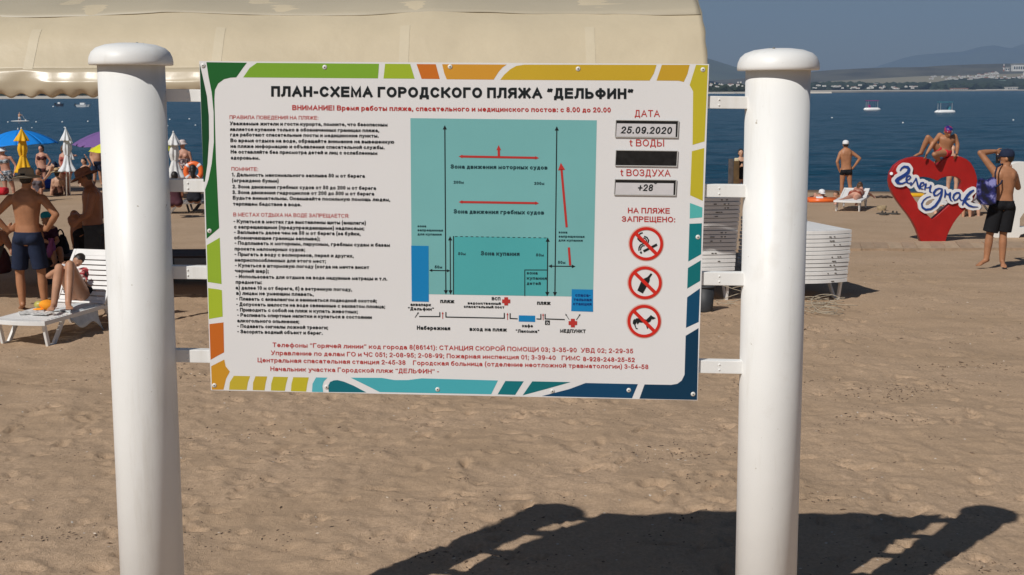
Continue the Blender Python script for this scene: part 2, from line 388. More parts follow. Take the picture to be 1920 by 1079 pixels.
for _ in range(34): house(random.uniform(1523, 1720), random.uniform(161, 168), 2080, random.uniform(3, 8), random.uniform(1.5, 2.6), "among trees under the dry field across the bay")
for _ in range(20): house(random.uniform(1330, 1395), random.uniform(156, 164), 1120, random.uniform(2, 5), random.uniform(1.5, 3), "above the sign's top rail beneath the mountain")
for _ in range(9): house(random.uniform(1332, 1395), random.uniform(175, 177), 1040, random.uniform(2, 5), random.uniform(1, 2), "at the waterline just above the sign's top rail")
for _ in range(14): house(random.uniform(-5, 185), random.uniform(183.5, 187), 740, random.uniform(2, 6), random.uniform(1.5, 3), "on the low spit below the canopy scallops")
def far_box(name, label, px0, px1, py0, py1, D, m, cat='building', extra=None):
    a = at(px0, py1, D); b = at(px1, py0, D); e = empty(name, ((a.x+b.x)/2, D, a.z), label, cat)
    bm = bmesh.new(); box(bm, ((a.x+b.x)/2, D+6, (a.z+b.z)/2), (b.x-a.x, 12, b.z-a.z)); bmobj('wall', bm, m, e)
    n = max(2, int((px1-px0)/4)); w_ = (b.x-a.x)/n
    for i in range(n):
        bm = bmesh.new(); box(bm, (a.x+w_*(i+.5), D-.1, (a.z+b.z)/2), (w_*.55, .3, (b.z-a.z)*.4)); bmobj('window', bm, M_glassfar, e)
    bm = bmesh.new(); box(bm, ((a.x+b.x)/2, D+6, b.z+.4), (b.x-a.x+2, 14, .8)); bmobj('roof', bm, M_roofs[2] if extra is None else extra, e)
far_box('quay_building', 'long low white building on the far quay with a red roof', 1786, 1815, 166.5, 171.5, 2040, M_white, extra=M_roofs[0])
far_box('quay_building', 'longest white pier building at the water below the woods', 1837, 1905, 168.5, 171.5, 2040, M_white)
far_box('hall_building', 'white block with two storeys at the end of the long pier', 1889, 1908, 164.5, 168.4, 2055, M_white)
far_box('hotel_building', 'big pale apartment block at the top of the far town', 1900, 1935, 121, 134, 2420, M_white)
far_box('hotel_building', 'narrow pale block left of the big apartment block on the hill', 1885, 1893, 127, 134, 2415, M_white)
far_box('hall_building', 'brown blocky hall behind the shoreline trees across the bay', 1632, 1650, 157, 165, 2120, mat('far_brown_wall', (.25, .19, .13), .8, .1, .1))
far_box('green_roof_hall', 'wide low hall with a pale green roof among the far woods', 1852, 1885, 152, 157, 2300, mat('far_teal_wall', (.25, .36, .33), .8, .1, .1), extra=mat('far_green_roof', (.30, .42, .38), .6, .1, .1))
# white tent hall
e = empty('tent_hall', at(1745, 163, 2110), 'white tent-shaped hall with two peaks on the far shore', 'building')
for cx, hh, ww in ((1744, 9, 8), (1734, 5, 5), (1752, 5, 5)):
    p = at(cx, 163, 2110); s = 2110/F; bm = bmesh.new()
    lathe(bm, [(ww*s, 0), (ww*s*.95, 1.2*s), (ww*s*.3, hh*.55*s), (.3, hh*s)], 12, Matrix.Translation(p)); bmobj('roof', bm, M_white, e)
p = at(1882, 134, 2410); s = 2410/F; e = empty('chimney', p, 'red and white striped chimney above the far town', 'chimney')
for k in range(4):
    bm = bmesh.new(); lathe(bm, [(1.4*s-.2*k, k*3.3*s), (1.4*s-.2*(k+1), (k+1)*3.3*s)], 10, Matrix.Translation(p)); bmobj('stack_band', bm, M_white if k % 2 else M_roofs[0], e)

# air
bm = bmesh.new(); box(bm, (0, 4000, 330), (16000, 15000, 663))
hz = bmobj('haze', bm, None); tag(hz, kind='stuff')
hm = bpy.data.materials.new('haze'); hm.use_nodes = True; n = hm.node_tree; n.nodes.clear()
ou = n.nodes.new('ShaderNodeOutputMaterial'); pv = n.nodes.new('ShaderNodeVolumePrincipled'); n.links.new(pv.outputs[0], ou.inputs['Volume'])
pv.inputs['Color'].default_value = (.42, .62, .95, 1); pv.inputs['Density'].default_value = .00013; pv.inputs['Anisotropy'].default_value = 0
hz.data.materials.append(hm)

# ------------------------------------------------------------------ the beach canopy
CY = 14.66
M_tarp = mat('tarp', (.585, .495, .345), .45, .06, 1.2, bump=.035, bscale=1.1, spec=.35)
M_tarp2 = mat('tarp_upper', (.47, .41, .30), .5, .05, 1.2)
M_steel = mat('white_steel', (.72, .71, .68), .35, .05, 3, spec=.5)
XR = at(1328, 118, CY).x; XL = -13.0
can = empty('beach_canopy', (0, CY, 0), 'long beige tarpaulin beach canopy with a scalloped valance behind the information sign', 'canopy')
zf = at(200, 130, CY).z; zb = at(200, 181, CY).z
def arc(t):                               # cross-section of the vault, t 0 (front eave) .. 1 (rear eave)
    return float(np.interp(t, PT_, PYs)), float(np.interp(t, PT_, PZs))
_pp = [(0, 0), (.15, .21), (.32, .44), (.60, .64), (.97, .82), (1.75, 1.03), (2.55, 1.06), (3.45, .9), (4.25, .5), (4.75, 0)]
def _cr(p, n=12):                         # rounded through the profile points
    o = []
    for i in range(len(p)-1):
        a, b, c, d = p[max(i-1, 0)], p[i], p[i+1], p[min(i+2, len(p)-1)]
        for k in range(n):
            t = k/n; o.append(tuple(.5*((2*b[q])+(-a[q]+c[q])*t+(2*a[q]-5*b[q]+4*c[q]-d[q])*t*t+(-a[q]+3*b[q]-3*c[q]+d[q])*t**3) for q in (0, 1)))
    return o+[p[-1]]
_pr = _cr(_pp); PT_ = np.linspace(0, 1, len(_pr)); PYs = [CY+a for a, b in _pr]; PZs = [zf+b for a, b in _pr]
nx = 260; vs = []; fs = []; nt_ = 40
for i in range(nt_+1):
    y, z = arc(i/nt_)
    for j in range(nx+1):
        x = XL+(XR-XL)*j/nx
        bay = (x-XR)/3.15; sag = math.sin(math.pi*(bay % 1))
        dz = -.05*sag*math.sin(math.pi*i/nt_) + (mnoise.noise(Vector((x*1.3+y*.9, y*1.1, 3)))*.02+mnoise.noise(Vector((x*3-y*2, y*2, 8)))*.008)*min(1, i/3)
        vs.append((x-(.006*math.sin(i*1.3) if j == nx else 0), y+dz*.3, z+dz))
for i in range(nt_):
    for j in range(nx):
        a = i*(nx+1)+j; fs.append((a, a+1, a+nx+2, a+nx+1))
rf = meshobj('roof', vs, fs, M_tarp, can, True); sm = rf.modifiers.new('t', 'SOLIDIFY'); sm.thickness = .006
M_seam = mat('tarp_seam', (.61, .525, .375), .45, .06, 1.2, bump=.035, bscale=1.1)
for k in range(7):
    x = at(1105, 60, CY+.35).x-k*2.12; vs = []; fs = []
    ns_ = int(nt_*.27)
    for i in range(ns_+1):
        y, z = arc(i/nt_)
        for j in (0, 1):
            xx = x+(j-.5)*.11; sag = math.sin(math.pi*(((xx-XR)/3.15) % 1)); dz = -.05*sag*math.sin(math.pi*i/nt_)+(mnoise.noise(Vector((xx*1.3+y*.9, y*1.1, 3)))*.02+mnoise.noise(Vector((xx*3-y*2, y*2, 8)))*.008)*min(1, i/3)
            vs.append((xx, y+dz*.3-.0022, z+dz+.0022))
    for i in range(ns_): fs.append((i*2, i*2+1, i*2+3, i*2+2))
    so_ = meshobj('seam', vs, fs, M_seam, can, True)
# upper strip laid over the crown, its lower hem stands proud
vs = []; fs = []
for i in range(21):
    t = .17+i*.022; 
    for j in range(nx+1):
        x = XL-.1+(XR-.02-XL+.1)*j/nx
        tt = t+.18-(.012*math.sin(x*.9)**2+.006*mnoise.noise(Vector((x*2, 0, 0))) if i == 0 else 0)-(0.03*max(0, (x-1.2)) if i == 0 else 0)
        y, z = arc(tt); bay = (x-XR)/3.15
        vs.append((x, y-.008, z+.007-.05*math.sin(math.pi*(bay % 1))*math.sin(math.pi*tt)))
for i in range(20):
    for j in range(nx):
        a = i*(nx+1)+j; fs.append((a, a+1, a+nx+2, a+nx+1))
uo = meshobj('upper_tarp', vs, fs, M_tarp2, can, True); sm = uo.modifiers.new('t', 'SOLIDIFY'); sm.thickness = .004
# valance: hangs from the front eave, bellies out, ends in scallops
vs = []; fs = []; nvx = 620; per = 38/F*CY*1.0
x0s = at(22, 180, CY).x
for i in range(13):
    t = i/12
    for j in range(nvx+1):
        x = XL+(XR-XL)*j/nvx; bay = (x-at(40, 130, CY).x)/(3.1)
        pinch = math.exp(-((bay-round(bay))*3.1/.22)**2)
        fold = math.sin(math.pi*t)**.8*(.07-.05*pinch)*(1+.35*mnoise.noise(Vector((x*1.7, t, 2))))
        ph = (x-x0s)/per; sc_ = .05*(.5-.5*math.cos(2*math.pi*ph)) if i >= 9 else 0
        zt = zf+.004; z = zt-(.035*(1-pinch)*math.sin(math.pi*min(1, t*2.2)) if t < .45 else 0)+(zb-zf-.02)*t + sc_*(i-8)/4
        vs.append((x, CY-.015-fold+.01*mnoise.noise(Vector((x*5, t*3, 5))), z))
for i in range(12):
    for j in range(nvx):
        a = i*(nvx+1)+j; fs.append((a+nvx+1, a+nvx+2, a+1, a))
va = meshobj('valance', vs, fs, mat('tarp_valance', (.55, .465, .33), .32, .04, 1.2, bump=.002, bscale=7, spec=.6), can, True); sm = va.modifiers.new('t', 'SOLIDIFY'); sm.thickness = .004
bm = bmesh.new(); tube(bm, [(XL, CY+.05, zb+.06), (XR-.05, CY+.05, zb+.06)], .025); bmobj('eave_pipe', bm, mat('dark_pipe', (.06, .05, .045), .5, 0), can)
for i in range(7):
    bm = bmesh.new(); x = XR-.06-i*3.15/1.0*.66
    tube(bm, [(x, arc(k/14)[0]+.03, arc(k/14)[1]-.06) for k in range(15)], .02, 6); bmobj('roof_hoop', bm, M_steel, can, True)
for px, yy in ((250, CY+.05), (900, CY+.05), (470, CY+4.6), (1130, CY+4.6), (640, CY+4.6)):
    x = (px-960)/F*yy; bm = bmesh.new(); tube(bm, [(x, yy, -.2), (x, yy, zf+.05)], .035, 12); bmobj('post', bm, M_steel, can, True)

# ------------------------------------------------------------------ the information sign
SY = 5.6
M_paint = mat('white_painted_steel', (.83, .825, .80), .45, .03, 2.2, bump=.0012, bscale=9, spec=.45, detail=6)
sign = empty('information_sign', (0.2, SY, 0), 'large beach information board with plan and rules between two thick white posts', 'sign')
def scuff(m):
    n = m.node_tree; b = n.nodes['Principled BSDF']; src = b.inputs['Base Color'].links[0].from_socket
    g_ = n.nodes.new('ShaderNodeNewGeometry'); mp = n.nodes.new('ShaderNodeMapping'); mp.inputs['Scale'].default_value = (9, 9, 1.1); n.links.new(g_.outputs['Position'], mp.inputs['Vector'])
    def layer(vec, sc, lo, hi, col, det=8):
        global _s
        k = n.nodes.new('ShaderNodeTexNoise'); k.inputs['Scale'].default_value = sc; k.inputs['Detail'].default_value = det; k.inputs['Roughness'].default_value = .65; n.links.new(vec, k.inputs['Vector'])
        r_ = n.nodes.new('ShaderNodeMapRange'); r_.inputs[1].default_value = lo; r_.inputs[2].default_value = hi; n.links.new(k.outputs[0], r_.inputs[0])
        x_ = n.nodes.new('ShaderNodeMix'); x_.data_type = 'RGBA'; n.links.new(r_.outputs[0], x_.inputs[0]); n.links.new(src_[0], x_.inputs[6]); x_.inputs[7].default_value = (*col, 1); src_[0] = x_.outputs[2]
    src_ = [src]
    layer(mp.outputs[0], 1.0, .54, .82, (.68, .655, .60)); layer(g_.outputs['Position'], 30, .715, .75, (.46, .41, .34), 3); layer(g_.outputs['Position'], 3.0, .60, .88, (.70, .67, .62))
    n.links.new(src_[0], b.inputs['Base Color'])
scuff(M_paint)
def post(ax0, ax1, Rr, capR, cap_y):
    Yp = SY+.045
    a = at(*ax0, Yp); b = at(*ax1, Yp); d = (a-b).normalized(); base = b-d*((b.z+.3)/d.z)
    top = at(ax0[0], cap_y, Yp)
    L = (a-base).length; q = d.to_track_quat('Z', 'Y').to_matrix().to_4x4(); M = Matrix.Translation(base) @ q
    bm = bmesh.new(); lathe(bm, [(Rr, 0), (Rr, L*.5), (Rr, L)], 96, M); p = bmobj('post', bm, M_paint, sign, True)
    for f in p.data.polygons:
        if len(f.vertices) > 4: f.use_smooth = False
    prof = [(Rr*.98, L-.004), (capR-.004, L-.004), (capR, L+.0), (capR, L+.012), (capR*.985, L+.03), (capR*.93, L+.052), (capR*.82, L+.07), (capR*.6, L+.084), (capR*.3, L+.091), (.002, L+.092)]
    bm = bmesh.new(); lathe(bm, prof, 96, M); c = bmobj('cap', bm, M_paint, p, True)
    for f in c.data.polygons:
        if len(f.vertices) > 4 or abs(f.normal.z) > .999 and f.center.z < (M @ Vector((0, 0, L))).z: f.use_smooth = False
    for k in range(2):                    # two small screw heads on the cap
        bm = bmesh.new(); lathe(bm, [(.006, 0), (.006, .006), (.003, .009)], 10, M @ Matrix.Translation((-.02+.09*k, -.035, L+.085))); bmobj('screw', bm, mat('dull_metal', (.35, .34, .32), .4, 0, metal=.6), p)
    return p, M, L
PL, ML, LL = post((246, 121), (286, 1079), .1425, .178, 86)
PR, MR, LR = post((1459, 131), (1436, 1079), .1395, .1765, 94)
# board plane: through the board, turned very slightly
BYAW = R(-1.2)
BN = Vector((math.sin(BYAW), -math.cos(BYAW), 0)); BP = Vector((0, SY+.02, 0))
def onb(px, py, off=0):
    d = ray(px, py); t = (BP-CAM).dot(BN)/d.dot(BN); return CAM+d*t+BN*off
# rails (square tube) from post to post behind the board
for i, (yl, yr, hh) in enumerate(((168, 181, 23), (337, 347, 24), (500, 512, 25), (657, 678, 25))):
    # top front edge passes through the given heights beside the left and right posts
    a = onb(340, yl+hh/2, -.012); b = onb(1360, yr+hh/2, -.012); d = (b-a).normalized()
    A = a-d*.17; B = b+d*.17; mid = (A+B)/2+Vector((0, .0275, 0)); hz_ = hh/F*SY*1.0
    rot = Matrix((d, Vector((0, 1, 0)), d.cross(Vector((0, 1, 0))))).transposed()
    rl = empty('rail', mid, None, None); rl.parent = sign; rl.matrix_parent_inverse = sign.matrix_basis.inverted()
    del_ = [k for k in rl.keys()]
    bm = bmesh.new(); box(bm, mid, ((B-A).length, .05, hz_), rot, bev=.003)
    COL.objects.unlink(rl); bpy.data.objects.remove(rl)
    ro = bmobj('rail', bm, M_paint, sign)
    if i < 4:
        for k in (.17, ):
            for e_ in (0, 1):
                bm = bmesh.new(); c = A.lerp(B, 0)+d*.195 if not e_ else B-d*.195
                for dz in (-.012, .012):
                    lathe(bm, [(.004, 0), (.004, .003), (.002, .0045)], 8, Matrix.Translation(c+Vector((0, .0027, dz))) @ Matrix.Rotation(R(90), 4, 'X'))
                bmobj('rail_screw', bm, M_paint, ro)
# board sheet
M_board = mat('board_white', (.80, .79, .785), .38, .02, 1.5, spec=.35)
cor = [(373.5, 115), (1329.5, 120.5), (1307.5, 751), (395.5, 732)]
fr = [onb(x, y) for x, y in cor]; bm = bmesh.new(); slab(bm, fr, -BN*.008)
bmesh.ops.recalc_face_normals(bm, faces=bm.faces)
board = bmobj('board', bm, M_board, sign)
layer = [0]
def printm(name, rgb, k=1.18, rough=.38): return mat(name, S(*rgb, k), rough, .03, 3, spec=.35)
class Print:                              # flat print: many thin shapes of one ink, laid on the board
    def __init__(s, name, m, off): s.name = name; s.m = m; s.off = off; s.v = []; s.f = []
    def poly(s, pts, jit=0):
        n = len(s.v); s.v += [onb(x, y, s.off+jit) for x, y in pts]
        p = list(range(n, n+len(pts)))
        # keep facing the viewer
        a = sum(pts[i][0]*pts[(i+1) % len(pts)][1]-pts[(i+1) % len(pts)][0]*pts[i][1] for i in range(len(pts)))
        s.f.append(p[::-1] if a > 0 else p)
    def line(s, pts, w, jit=0, ext=0, closed=False):
        pts = [np.array(p, float) for p in pts]
        if ext and not closed:
            d = pts[0]-pts[1]; pts[0] = pts[0]+d/np.linalg.norm(d)*ext
            d = pts[-1]-pts[-2]; pts[-1] = pts[-1]+d/np.linalg.norm(d)*ext
        n = len(pts); L = []; Rr = []
        for i in range(n):
            a = pts[i-1] if (i > 0 or closed) else None; b = pts[(i+1) % n] if (i < n-1 or closed) else None
            t1 = (pts[i]-a) if a is not None else None; t2 = (b-pts[i]) if b is not None else None
            if t1 is None: t1 = t2
            if t2 is None: t2 = t1
            t1 = t1/(np.linalg.norm(t1)+1e-9); t2 = t2/(np.linalg.norm(t2)+1e-9)
            n1 = np.array([-t1[1], t1[0]]); n2 = np.array([-t2[1], t2[0]]); mm = n1+n2; q = mm.dot(mm)
            mm = n1 if q < 1e-6 else mm*2/q
            ln = np.linalg.norm(mm)
            if ln > 1.9: mm = mm/ln*1.9
            L.append(pts[i]+mm*w/2); Rr.append(pts[i]-mm*w/2)
        for i in range(n if closed else n-1):
            j = (i+1) % n; s.poly([L[i], L[j], Rr[j], Rr[i]], jit)
    def build(s, parent=None):
        o = meshobj(s.name, s.v, s.f, s.m, parent or board); return o
def ring(cx, cy, rx, ry, n=48): return [(cx+rx*math.cos(2*math.pi*i/n), cy+ry*math.sin(2*math.pi*i/n)) for i in range(n)]

# coloured mosaic border, one tile after another round the board
TILES = [
 ((28, 92, 40), [(387, 117), (463, 118), (456, 127), (443, 145.5), (432, 146), (420, 149), (409, 157), (403, 169), (402, 185), (403, 230), (405, 300), (407, 340), (411, 428), (398, 439), (387.5, 448), (384.5, 356), (391, 337), (397, 307), (401, 267), (400.5, 211), (397, 174), (391, 144)]),
 ((14, 66, 34), [(374.5, 120), (380, 144), (388, 181), (391.5, 218), (392, 259), (389, 307), (384, 341), (381.5, 341)]),
 ((118, 160, 46), [(481.7, 118.3), (710.6, 120), (709.6, 136), (708.6, 147.3), (456, 145.5), (468, 128)]),
 ((150, 172, 44), [(722, 120), (769, 120.4), (777.5, 148), (719, 147.5), (720.5, 135)]),
 ((190, 105, 34), [(781, 120.5), (817, 120.8), (824.5, 148.5), (790.5, 148.2)]),
 ((198, 142, 48), [(829, 120.8), (950, 121.5), (942, 127), (935, 135), (925.5, 149.7), (837.5, 149), (833, 138)]),
 ((190, 158, 44), [(983, 121.6), (1231, 122), (1226, 138), (1218, 151.5), (938, 150), (945, 141), (957, 130), (968, 124)]),
 ((188, 150, 42), [(1241, 122), (1293, 122), (1289, 139), (1282, 154), (1272, 151.8), (1231, 151.5)]),
 ((184, 170, 44), [(1305, 122), (1327.5, 122.5), (1321, 265.5), (1298.5, 272), (1299.5, 172), (1297, 167), (1293, 160)]),
 ((184, 170, 44), [(1297.2, 284), (1320.4, 278), (1317.5, 377), (1294, 366.5)]),
 ((82, 172, 168), [(1293.7, 381), (1317, 389.5), (1316.5, 408), (1293.2, 410)]),
 ((8, 112, 118), [(1292.7, 420), (1316, 419), (1314.6, 477), (1290.5, 490.7)]),
 ((10, 104, 108), [(1289.8, 503), (1314, 488.5), (1312.7, 527), (1288.5, 541.5)]),
 ((6, 66, 98), [(1288.4, 558), (1312.4, 541), (1310, 604), (1286.2, 615)]),
 ((4, 50, 76), [(1285.6, 630), (1309.7, 615.5), (1306.8, 750.2), (1199, 747.8), (1208.5, 721.2), (1258, 722), (1270, 720), (1278, 714), (1283.5, 703)]),
 ((6, 62, 96), [(1098, 718.5), (1196, 720.6), (1185, 747), (1016, 743), (1067, 730)]),
 ((8, 102, 108), [(998, 715.4), (1070, 716.8), (1025, 729.5), (980, 741.6)]),
 ((10, 108, 116), [(947.6, 714.7), (982, 715.3), (966, 740.8), (933, 739.8)]),
 ((68, 162, 172), [(657.5, 708.5), (716, 709), (740, 713), (765, 713), (790, 709.8), (933.6, 713.8), (921, 739.6), (712, 735.5), (685, 722)]),
 ((8, 100, 112), [(616.5, 735.4), (615, 724), (619, 716.5), (626, 713.5), (633, 713), (645, 716), (663, 723.5), (687, 736.2)]),
 ((80, 168, 180), [(592.5, 708), (614, 708.4), (607, 716), (604.5, 724), (606, 735.6), (585, 735), (586, 720)]),
 ((184, 172, 44), [(550, 707.5), (579, 708), (576, 721), (574, 734.6), (545.5, 733.8), (546.5, 720)]),
 ((180, 168, 48), [(512.6, 706.7), (540, 707.3), (536.5, 720), (534, 733.3), (508, 732.7), (508.5, 720)]),
 ((184, 160, 46), [(479, 705.8), (501, 706.2), (498, 719), (496, 732.4), (474, 731.8), (474.5, 718)]),
 ((186, 165, 50), [(438.5, 705), (469, 705.6), (465, 717), (462.5, 731.5), (429.5, 731), (431, 717)]),
 ((192, 138, 38), [(396, 687), (420.5, 674.5), (423, 687), (431, 697), (424, 710), (419, 731), (397.3, 731)]),
 ((186, 98, 32), [(392.6, 608), (419, 604.8), (420.2, 661), (407, 668), (395, 675)]),
 ((158, 176, 46), [(390.2, 540.5), (410, 543), (416, 544.5), (417.6, 594), (391.8, 598.5)]),
 ((140, 168, 48), [(387.8, 460), (400, 453), (412, 446), (415.4, 533), (403, 531), (389.7, 529)]),
]
for i, (c, pts) in enumerate(TILES):
    pr = Print('border_tile', printm('ink_%d_%d_%d' % c, c), .0006); pr.poly(pts); pr.build()

# plan of the beach
INK = mat('ink_black', (.012, .016, .018), .4, 0, spec=.3); RED = printm('ink_red', (176, 52, 48)); DTEAL = mat('ink_dark_teal', (.008, .05, .06), .4, 0)
BLUE = printm('ink_blue', (18, 122, 178)); REDS = printm('ink_sign_red', (196, 40, 30)); NAVY = printm('ink_navy', (10, 52, 110))
pr = Print('plan_water', printm('ink_water', (112, 170, 170)), .0005); pr.poly([(769.5, 222), (1119, 226), (1112, 557), (772.3, 551.5)]); pr.build()
pr = Print('plan_swim_zone', printm('ink_swim', (74, 160, 162)), .0008); pr.poly([(850.3, 443.5), (1027, 446.5), (1026, 555.6), (850.3, 552.7)]); pr.build()
for pts in ([(771, 461), (803.6, 461.5), (804, 566.3), (772, 565.5)], [(1072, 542.6), (1112, 543.4), (1112, 585), (1071, 583.6)], [(972.8, 591.6), (1003.4, 592.2), (1003.4, 604), (972.5, 603.2)]):
    pr = Print('plan_building', BLUE, .0011); pr.poly(pts); pr.build()
ln = Print('plan_lines', INK, .0014)
def arrow(pr, a, b, w, hd, ends=1, jit=0):
    a = np.array(a, float); b = np.array(b, float); d = (b-a)/np.linalg.norm(b-a); n = np.array([-d[1], d[0]])
    s = a+d*hd if ends == 2 else a; pr.line([s, b-d*hd], w, jit)
    pr.poly([b, b-d*hd*1.15+n*hd*.55, b-d*hd*1.15-n*hd*.55], jit)
    if ends == 2: pr.poly([a, a+d*hd*1.15-n*hd*.55, a+d*hd*1.15+n*hd*.55], jit)
arrow(ln, (834, 235), (836, 552.5), 2, 7, 2); arrow(ln, (1044, 237), (1040.3, 556), 2, 7, 2, 1e-5)
arrow(ln, (844, 443), (844.6, 552.6), 1.8, 7, 2); ln.line([(850.3, 443), (850.3, 552.6)], 1.8)
arrow(ln, (1027, 445.5), (1026, 555.8), 1.9, 7, 2); ln.line([(984, 555.4), (984, 506.5), (1026, 506.6)], 1.6, 2e-5)
arrow(ln, (804.6, 507.2), (844, 508), 1.7, 5, 2, 3e-5); arrow(ln, (1028, 499.3), (1079, 499.8), 1.7, 6, 2, 3e-5)
for k in range(18): ln.line([(853+k*9.8, 443.7+k*.155), (858+k*9.8, 443.8+k*.155)], 1.1)
ln.line([(785.8, 593.7), (824.6, 593.9), (824.6, 585.5)], 1.9); ln.line([(836, 585.5), (836, 594.7), (945.5, 596.9), (945.5, 587)], 1.9)
ln.line([(956.4, 587.5), (956.4, 597.3), (970.5, 598)], 1.9); ln.line([(1005.8, 598.2), (1014, 598.6), (1014, 589)], 1.9)
ln.line([(1022, 589), (1022, 598.2), (1058.8, 599.5)], 1.9); ln.poly([(1021.9, 601), (1030.8, 601.2), (1030.7, 609.6), (1021.9, 609.4)], 3e-5); ln.build()
wc = Print('wheelchair_mark', M_board, .0018); wc.line(ring(1026.6, 606.2, 2.0, 2.0, 14)[:11], .8); wc.line([(1025.6, 602.3), (1025.9, 605), (1028, 605), (1029.3, 607.6)], .8); wc.build()
ar = Print('plan_arrows', RED, .0016)
arrow(ar, (860, 293.6), (1010.5, 296.4), 4, 6, 2); arrow(ar, (935.3, 294), (935, 272.5), 4.4, 8, 1, 2e-5)
arrow(ar, (860, 379), (1010.5, 381.3), 4, 6, 2); arrow(ar, (1062.4, 426.5), (1051.6, 305.5), 4.2, 12); ar.line([(1066.5, 464.3), (1069, 498)], 4.2)
for a, b in (((830, 598), (830, 584.8)), ((951.5, 600), (951.5, 586.8)), ((1018.2, 600.5), (1018.2, 587.8))): arrow(ar, a, b, 1.2, 3.4)
for cx, cy, s in ((949, 565.2, 7.6), (1074, 606, 8)):
    c = s*.46; ar.poly([(cx-c, cy-s), (cx+c, cy-s), (cx+c, cy+s), (cx-c, cy+s)]); ar.poly([(cx-s, cy-c), (cx+s, cy-c), (cx+s, cy+c), (cx-s, cy+c)], 3e-5)
ar.build()
for a, b in (((778, 595.7), (785, 585.3)), ((1067, 599.5), (1060, 588.5)), ((1080.5, 600), (1088, 589))):
    ga = Print('plan_pointer', INK, .0019); arrow(ga, a, b, 1, 3); ga.build()

# ---- lettering: a stroke alphabet, every character drawn from pen lines
def A_(cx, cy, rx, ry, a0, a1, n=10): return [(cx+rx*math.cos(R(a0+(a1-a0)*i/n)), cy+ry*math.sin(R(a0+(a1-a0)*i/n))) for i in range(n+1)]
O_ = A_(.5, .5, .5, .5, 90, 450, 22)
G = {}
def g(ch, w, *st): G[ch] = (w, st)
g('А', .86, [(0, 0), (.5, 1), (1, 0)], [(.2, .34), (.8, .34)]); g('Б', .74, [(.9, 1), (0, 1), (0, 0), (.5, 0)]+A_(.55, .29, .45, .29, -90, 90, 8)+[(.5, .58), (0, .58)])
g('В', .76, [(0, 0), (0, 1), (.5, 1)]+A_(.55, .77, .38, .23, 90, -90, 8)+[(.0, .54)], [(.5, .54)]+A_(.56, .27, .44, .27, 90, -90, 8)+[(0, 0)])
g('Г', .62, [(0, 0), (0, 1), (1, 1)]); g('Д', .80, [(0, -.2), (0, 0), (1, 0), (1, -.2)], [(.13, 0), (.25, .55), (.27, 1), (.84, 1), (.84, 0)])
g('Е', .70, [(1, 1), (0, 1), (0, 0), (1, 0)], [(0, .52), (.92, .52)])
g('Ж', 1.12, [(.5, 0), (.5, 1)], [(.02, 1), (.36, .52), (0, 0)], [(.98, 1), (.64, .52), (1, 0)], [(.36, .52), (.64, .52)])
g('З', .68, A_(.46, .75, .46, .25, 160, -90, 12)+[(.3, .5)], [(.3, .5)]+A_(.46, .26, .52, .26, 90, -165, 12))
g('И', .76, [(0, 0), (0, 1)], [(1, 0), (1, 1)], [(.02, .08), (.98, .92)]); g('Й', .76, [(0, 0), (0, 1)], [(1, 0), (1, 1)], [(.02, .08), (.98, .92)], A_(.5, 1.34, .24, .12, 190, 350, 5))
g('К', .78, [(0, 0), (0, 1)], [(1, 1), (.4, .52), (1, 0)], [(0, .52), (.4, .52)]); g('Л', .78, [(1, 0), (1, 1), (.26, 1), (.23, .4), (.15, .08), (-.05, 0)])
g('М', .90, [(0, 0), (0, 1), (.5, .1), (1, 1), (1, 0)]); g('Н', .74, [(0, 0), (0, 1)], [(1, 0), (1, 1)], [(0, .52), (1, .52)]); g('О', .86, O_)
g('П', .74, [(0, 0), (0, 1), (1, 1), (1, 0)]); g('Р', .72, [(0, 0), (0, 1), (.5, 1)]+A_(.52, .73, .48, .27, 90, -90, 8)+[(0, .46)])
g('С', .80, A_(.52, .5, .52, .5, 42, 318, 16)); g('Т', .72, [(0, 1), (1, 1)], [(.5, 0), (.5, 1)]); g('У', .76, [(0, 1), (.52, .3)], [(1, 1), (.52, .14), (.36, 0), (.1, 0)])
g('Ф', .92, [(.5, -.03), (.5, 1.03)], A_(.5, .52, .5, .34, 90, 450, 20)); g('Х', .78, [(0, 0), (1, 1)], [(0, 1), (1, 0)]); g('Ц', .80, [(0, 1), (0, 0), (1.08, 0), (1.08, -.22)], [(.88, 0), (.88, 1)])
g('Ч', .70, [(0, 1), (0, .66)]+A_(.3, .66, .3, .22, 180, 270, 5)+[(1, .44)], [(1, 0), (1, 1)]); g('Ш', 1.02, [(0, 1), (0, 0), (1, 0), (1, 1)], [(.5, 0), (.5, 1)])
g('Щ', 1.06, [(0, 1), (0, 0), (1.05, 0), (1.05, -.22)], [(.46, 0), (.46, 1)], [(.92, 0), (.92, 1)]); g('Ъ', .9, [(-.02, 1), (.28, 1), (.28, 0), (.6, 0)]+A_(.62, .28, .38, .28, -90, 90, 8)+[(.28, .56)])
g('Ь', .72, [(0, 1), (0, 0), (.5, 0)]+A_(.52, .28, .48, .28, -90, 90, 8)+[(0, .56)]); g('Ы', .98, [(0, 1), (0, 0), (.35, 0)]+A_(.37, .28, .28, .28, -90, 90, 8)+[(0, .56)], [(1, 0), (1, 1)])
g('Э', .78, A_(.46, .5, .54, .5, 138, -138, 16), [(.3, .52), (.98, .52)]); g('Ю', 1.08, [(0, 0), (0, 1)], A_(.65, .5, .36, .5, 90, 450, 18), [(0, .52), (.3, .52)])
g('Я', .74, [(1, 0), (1, 1), (.5, 1)]+A_(.48, .73, .48, .27, 90, 270, 8)+[(1, .46)], [(.46, .46), (0, 0)])
LOW = 'вгджзийклмнптцчшщъыьэюя'
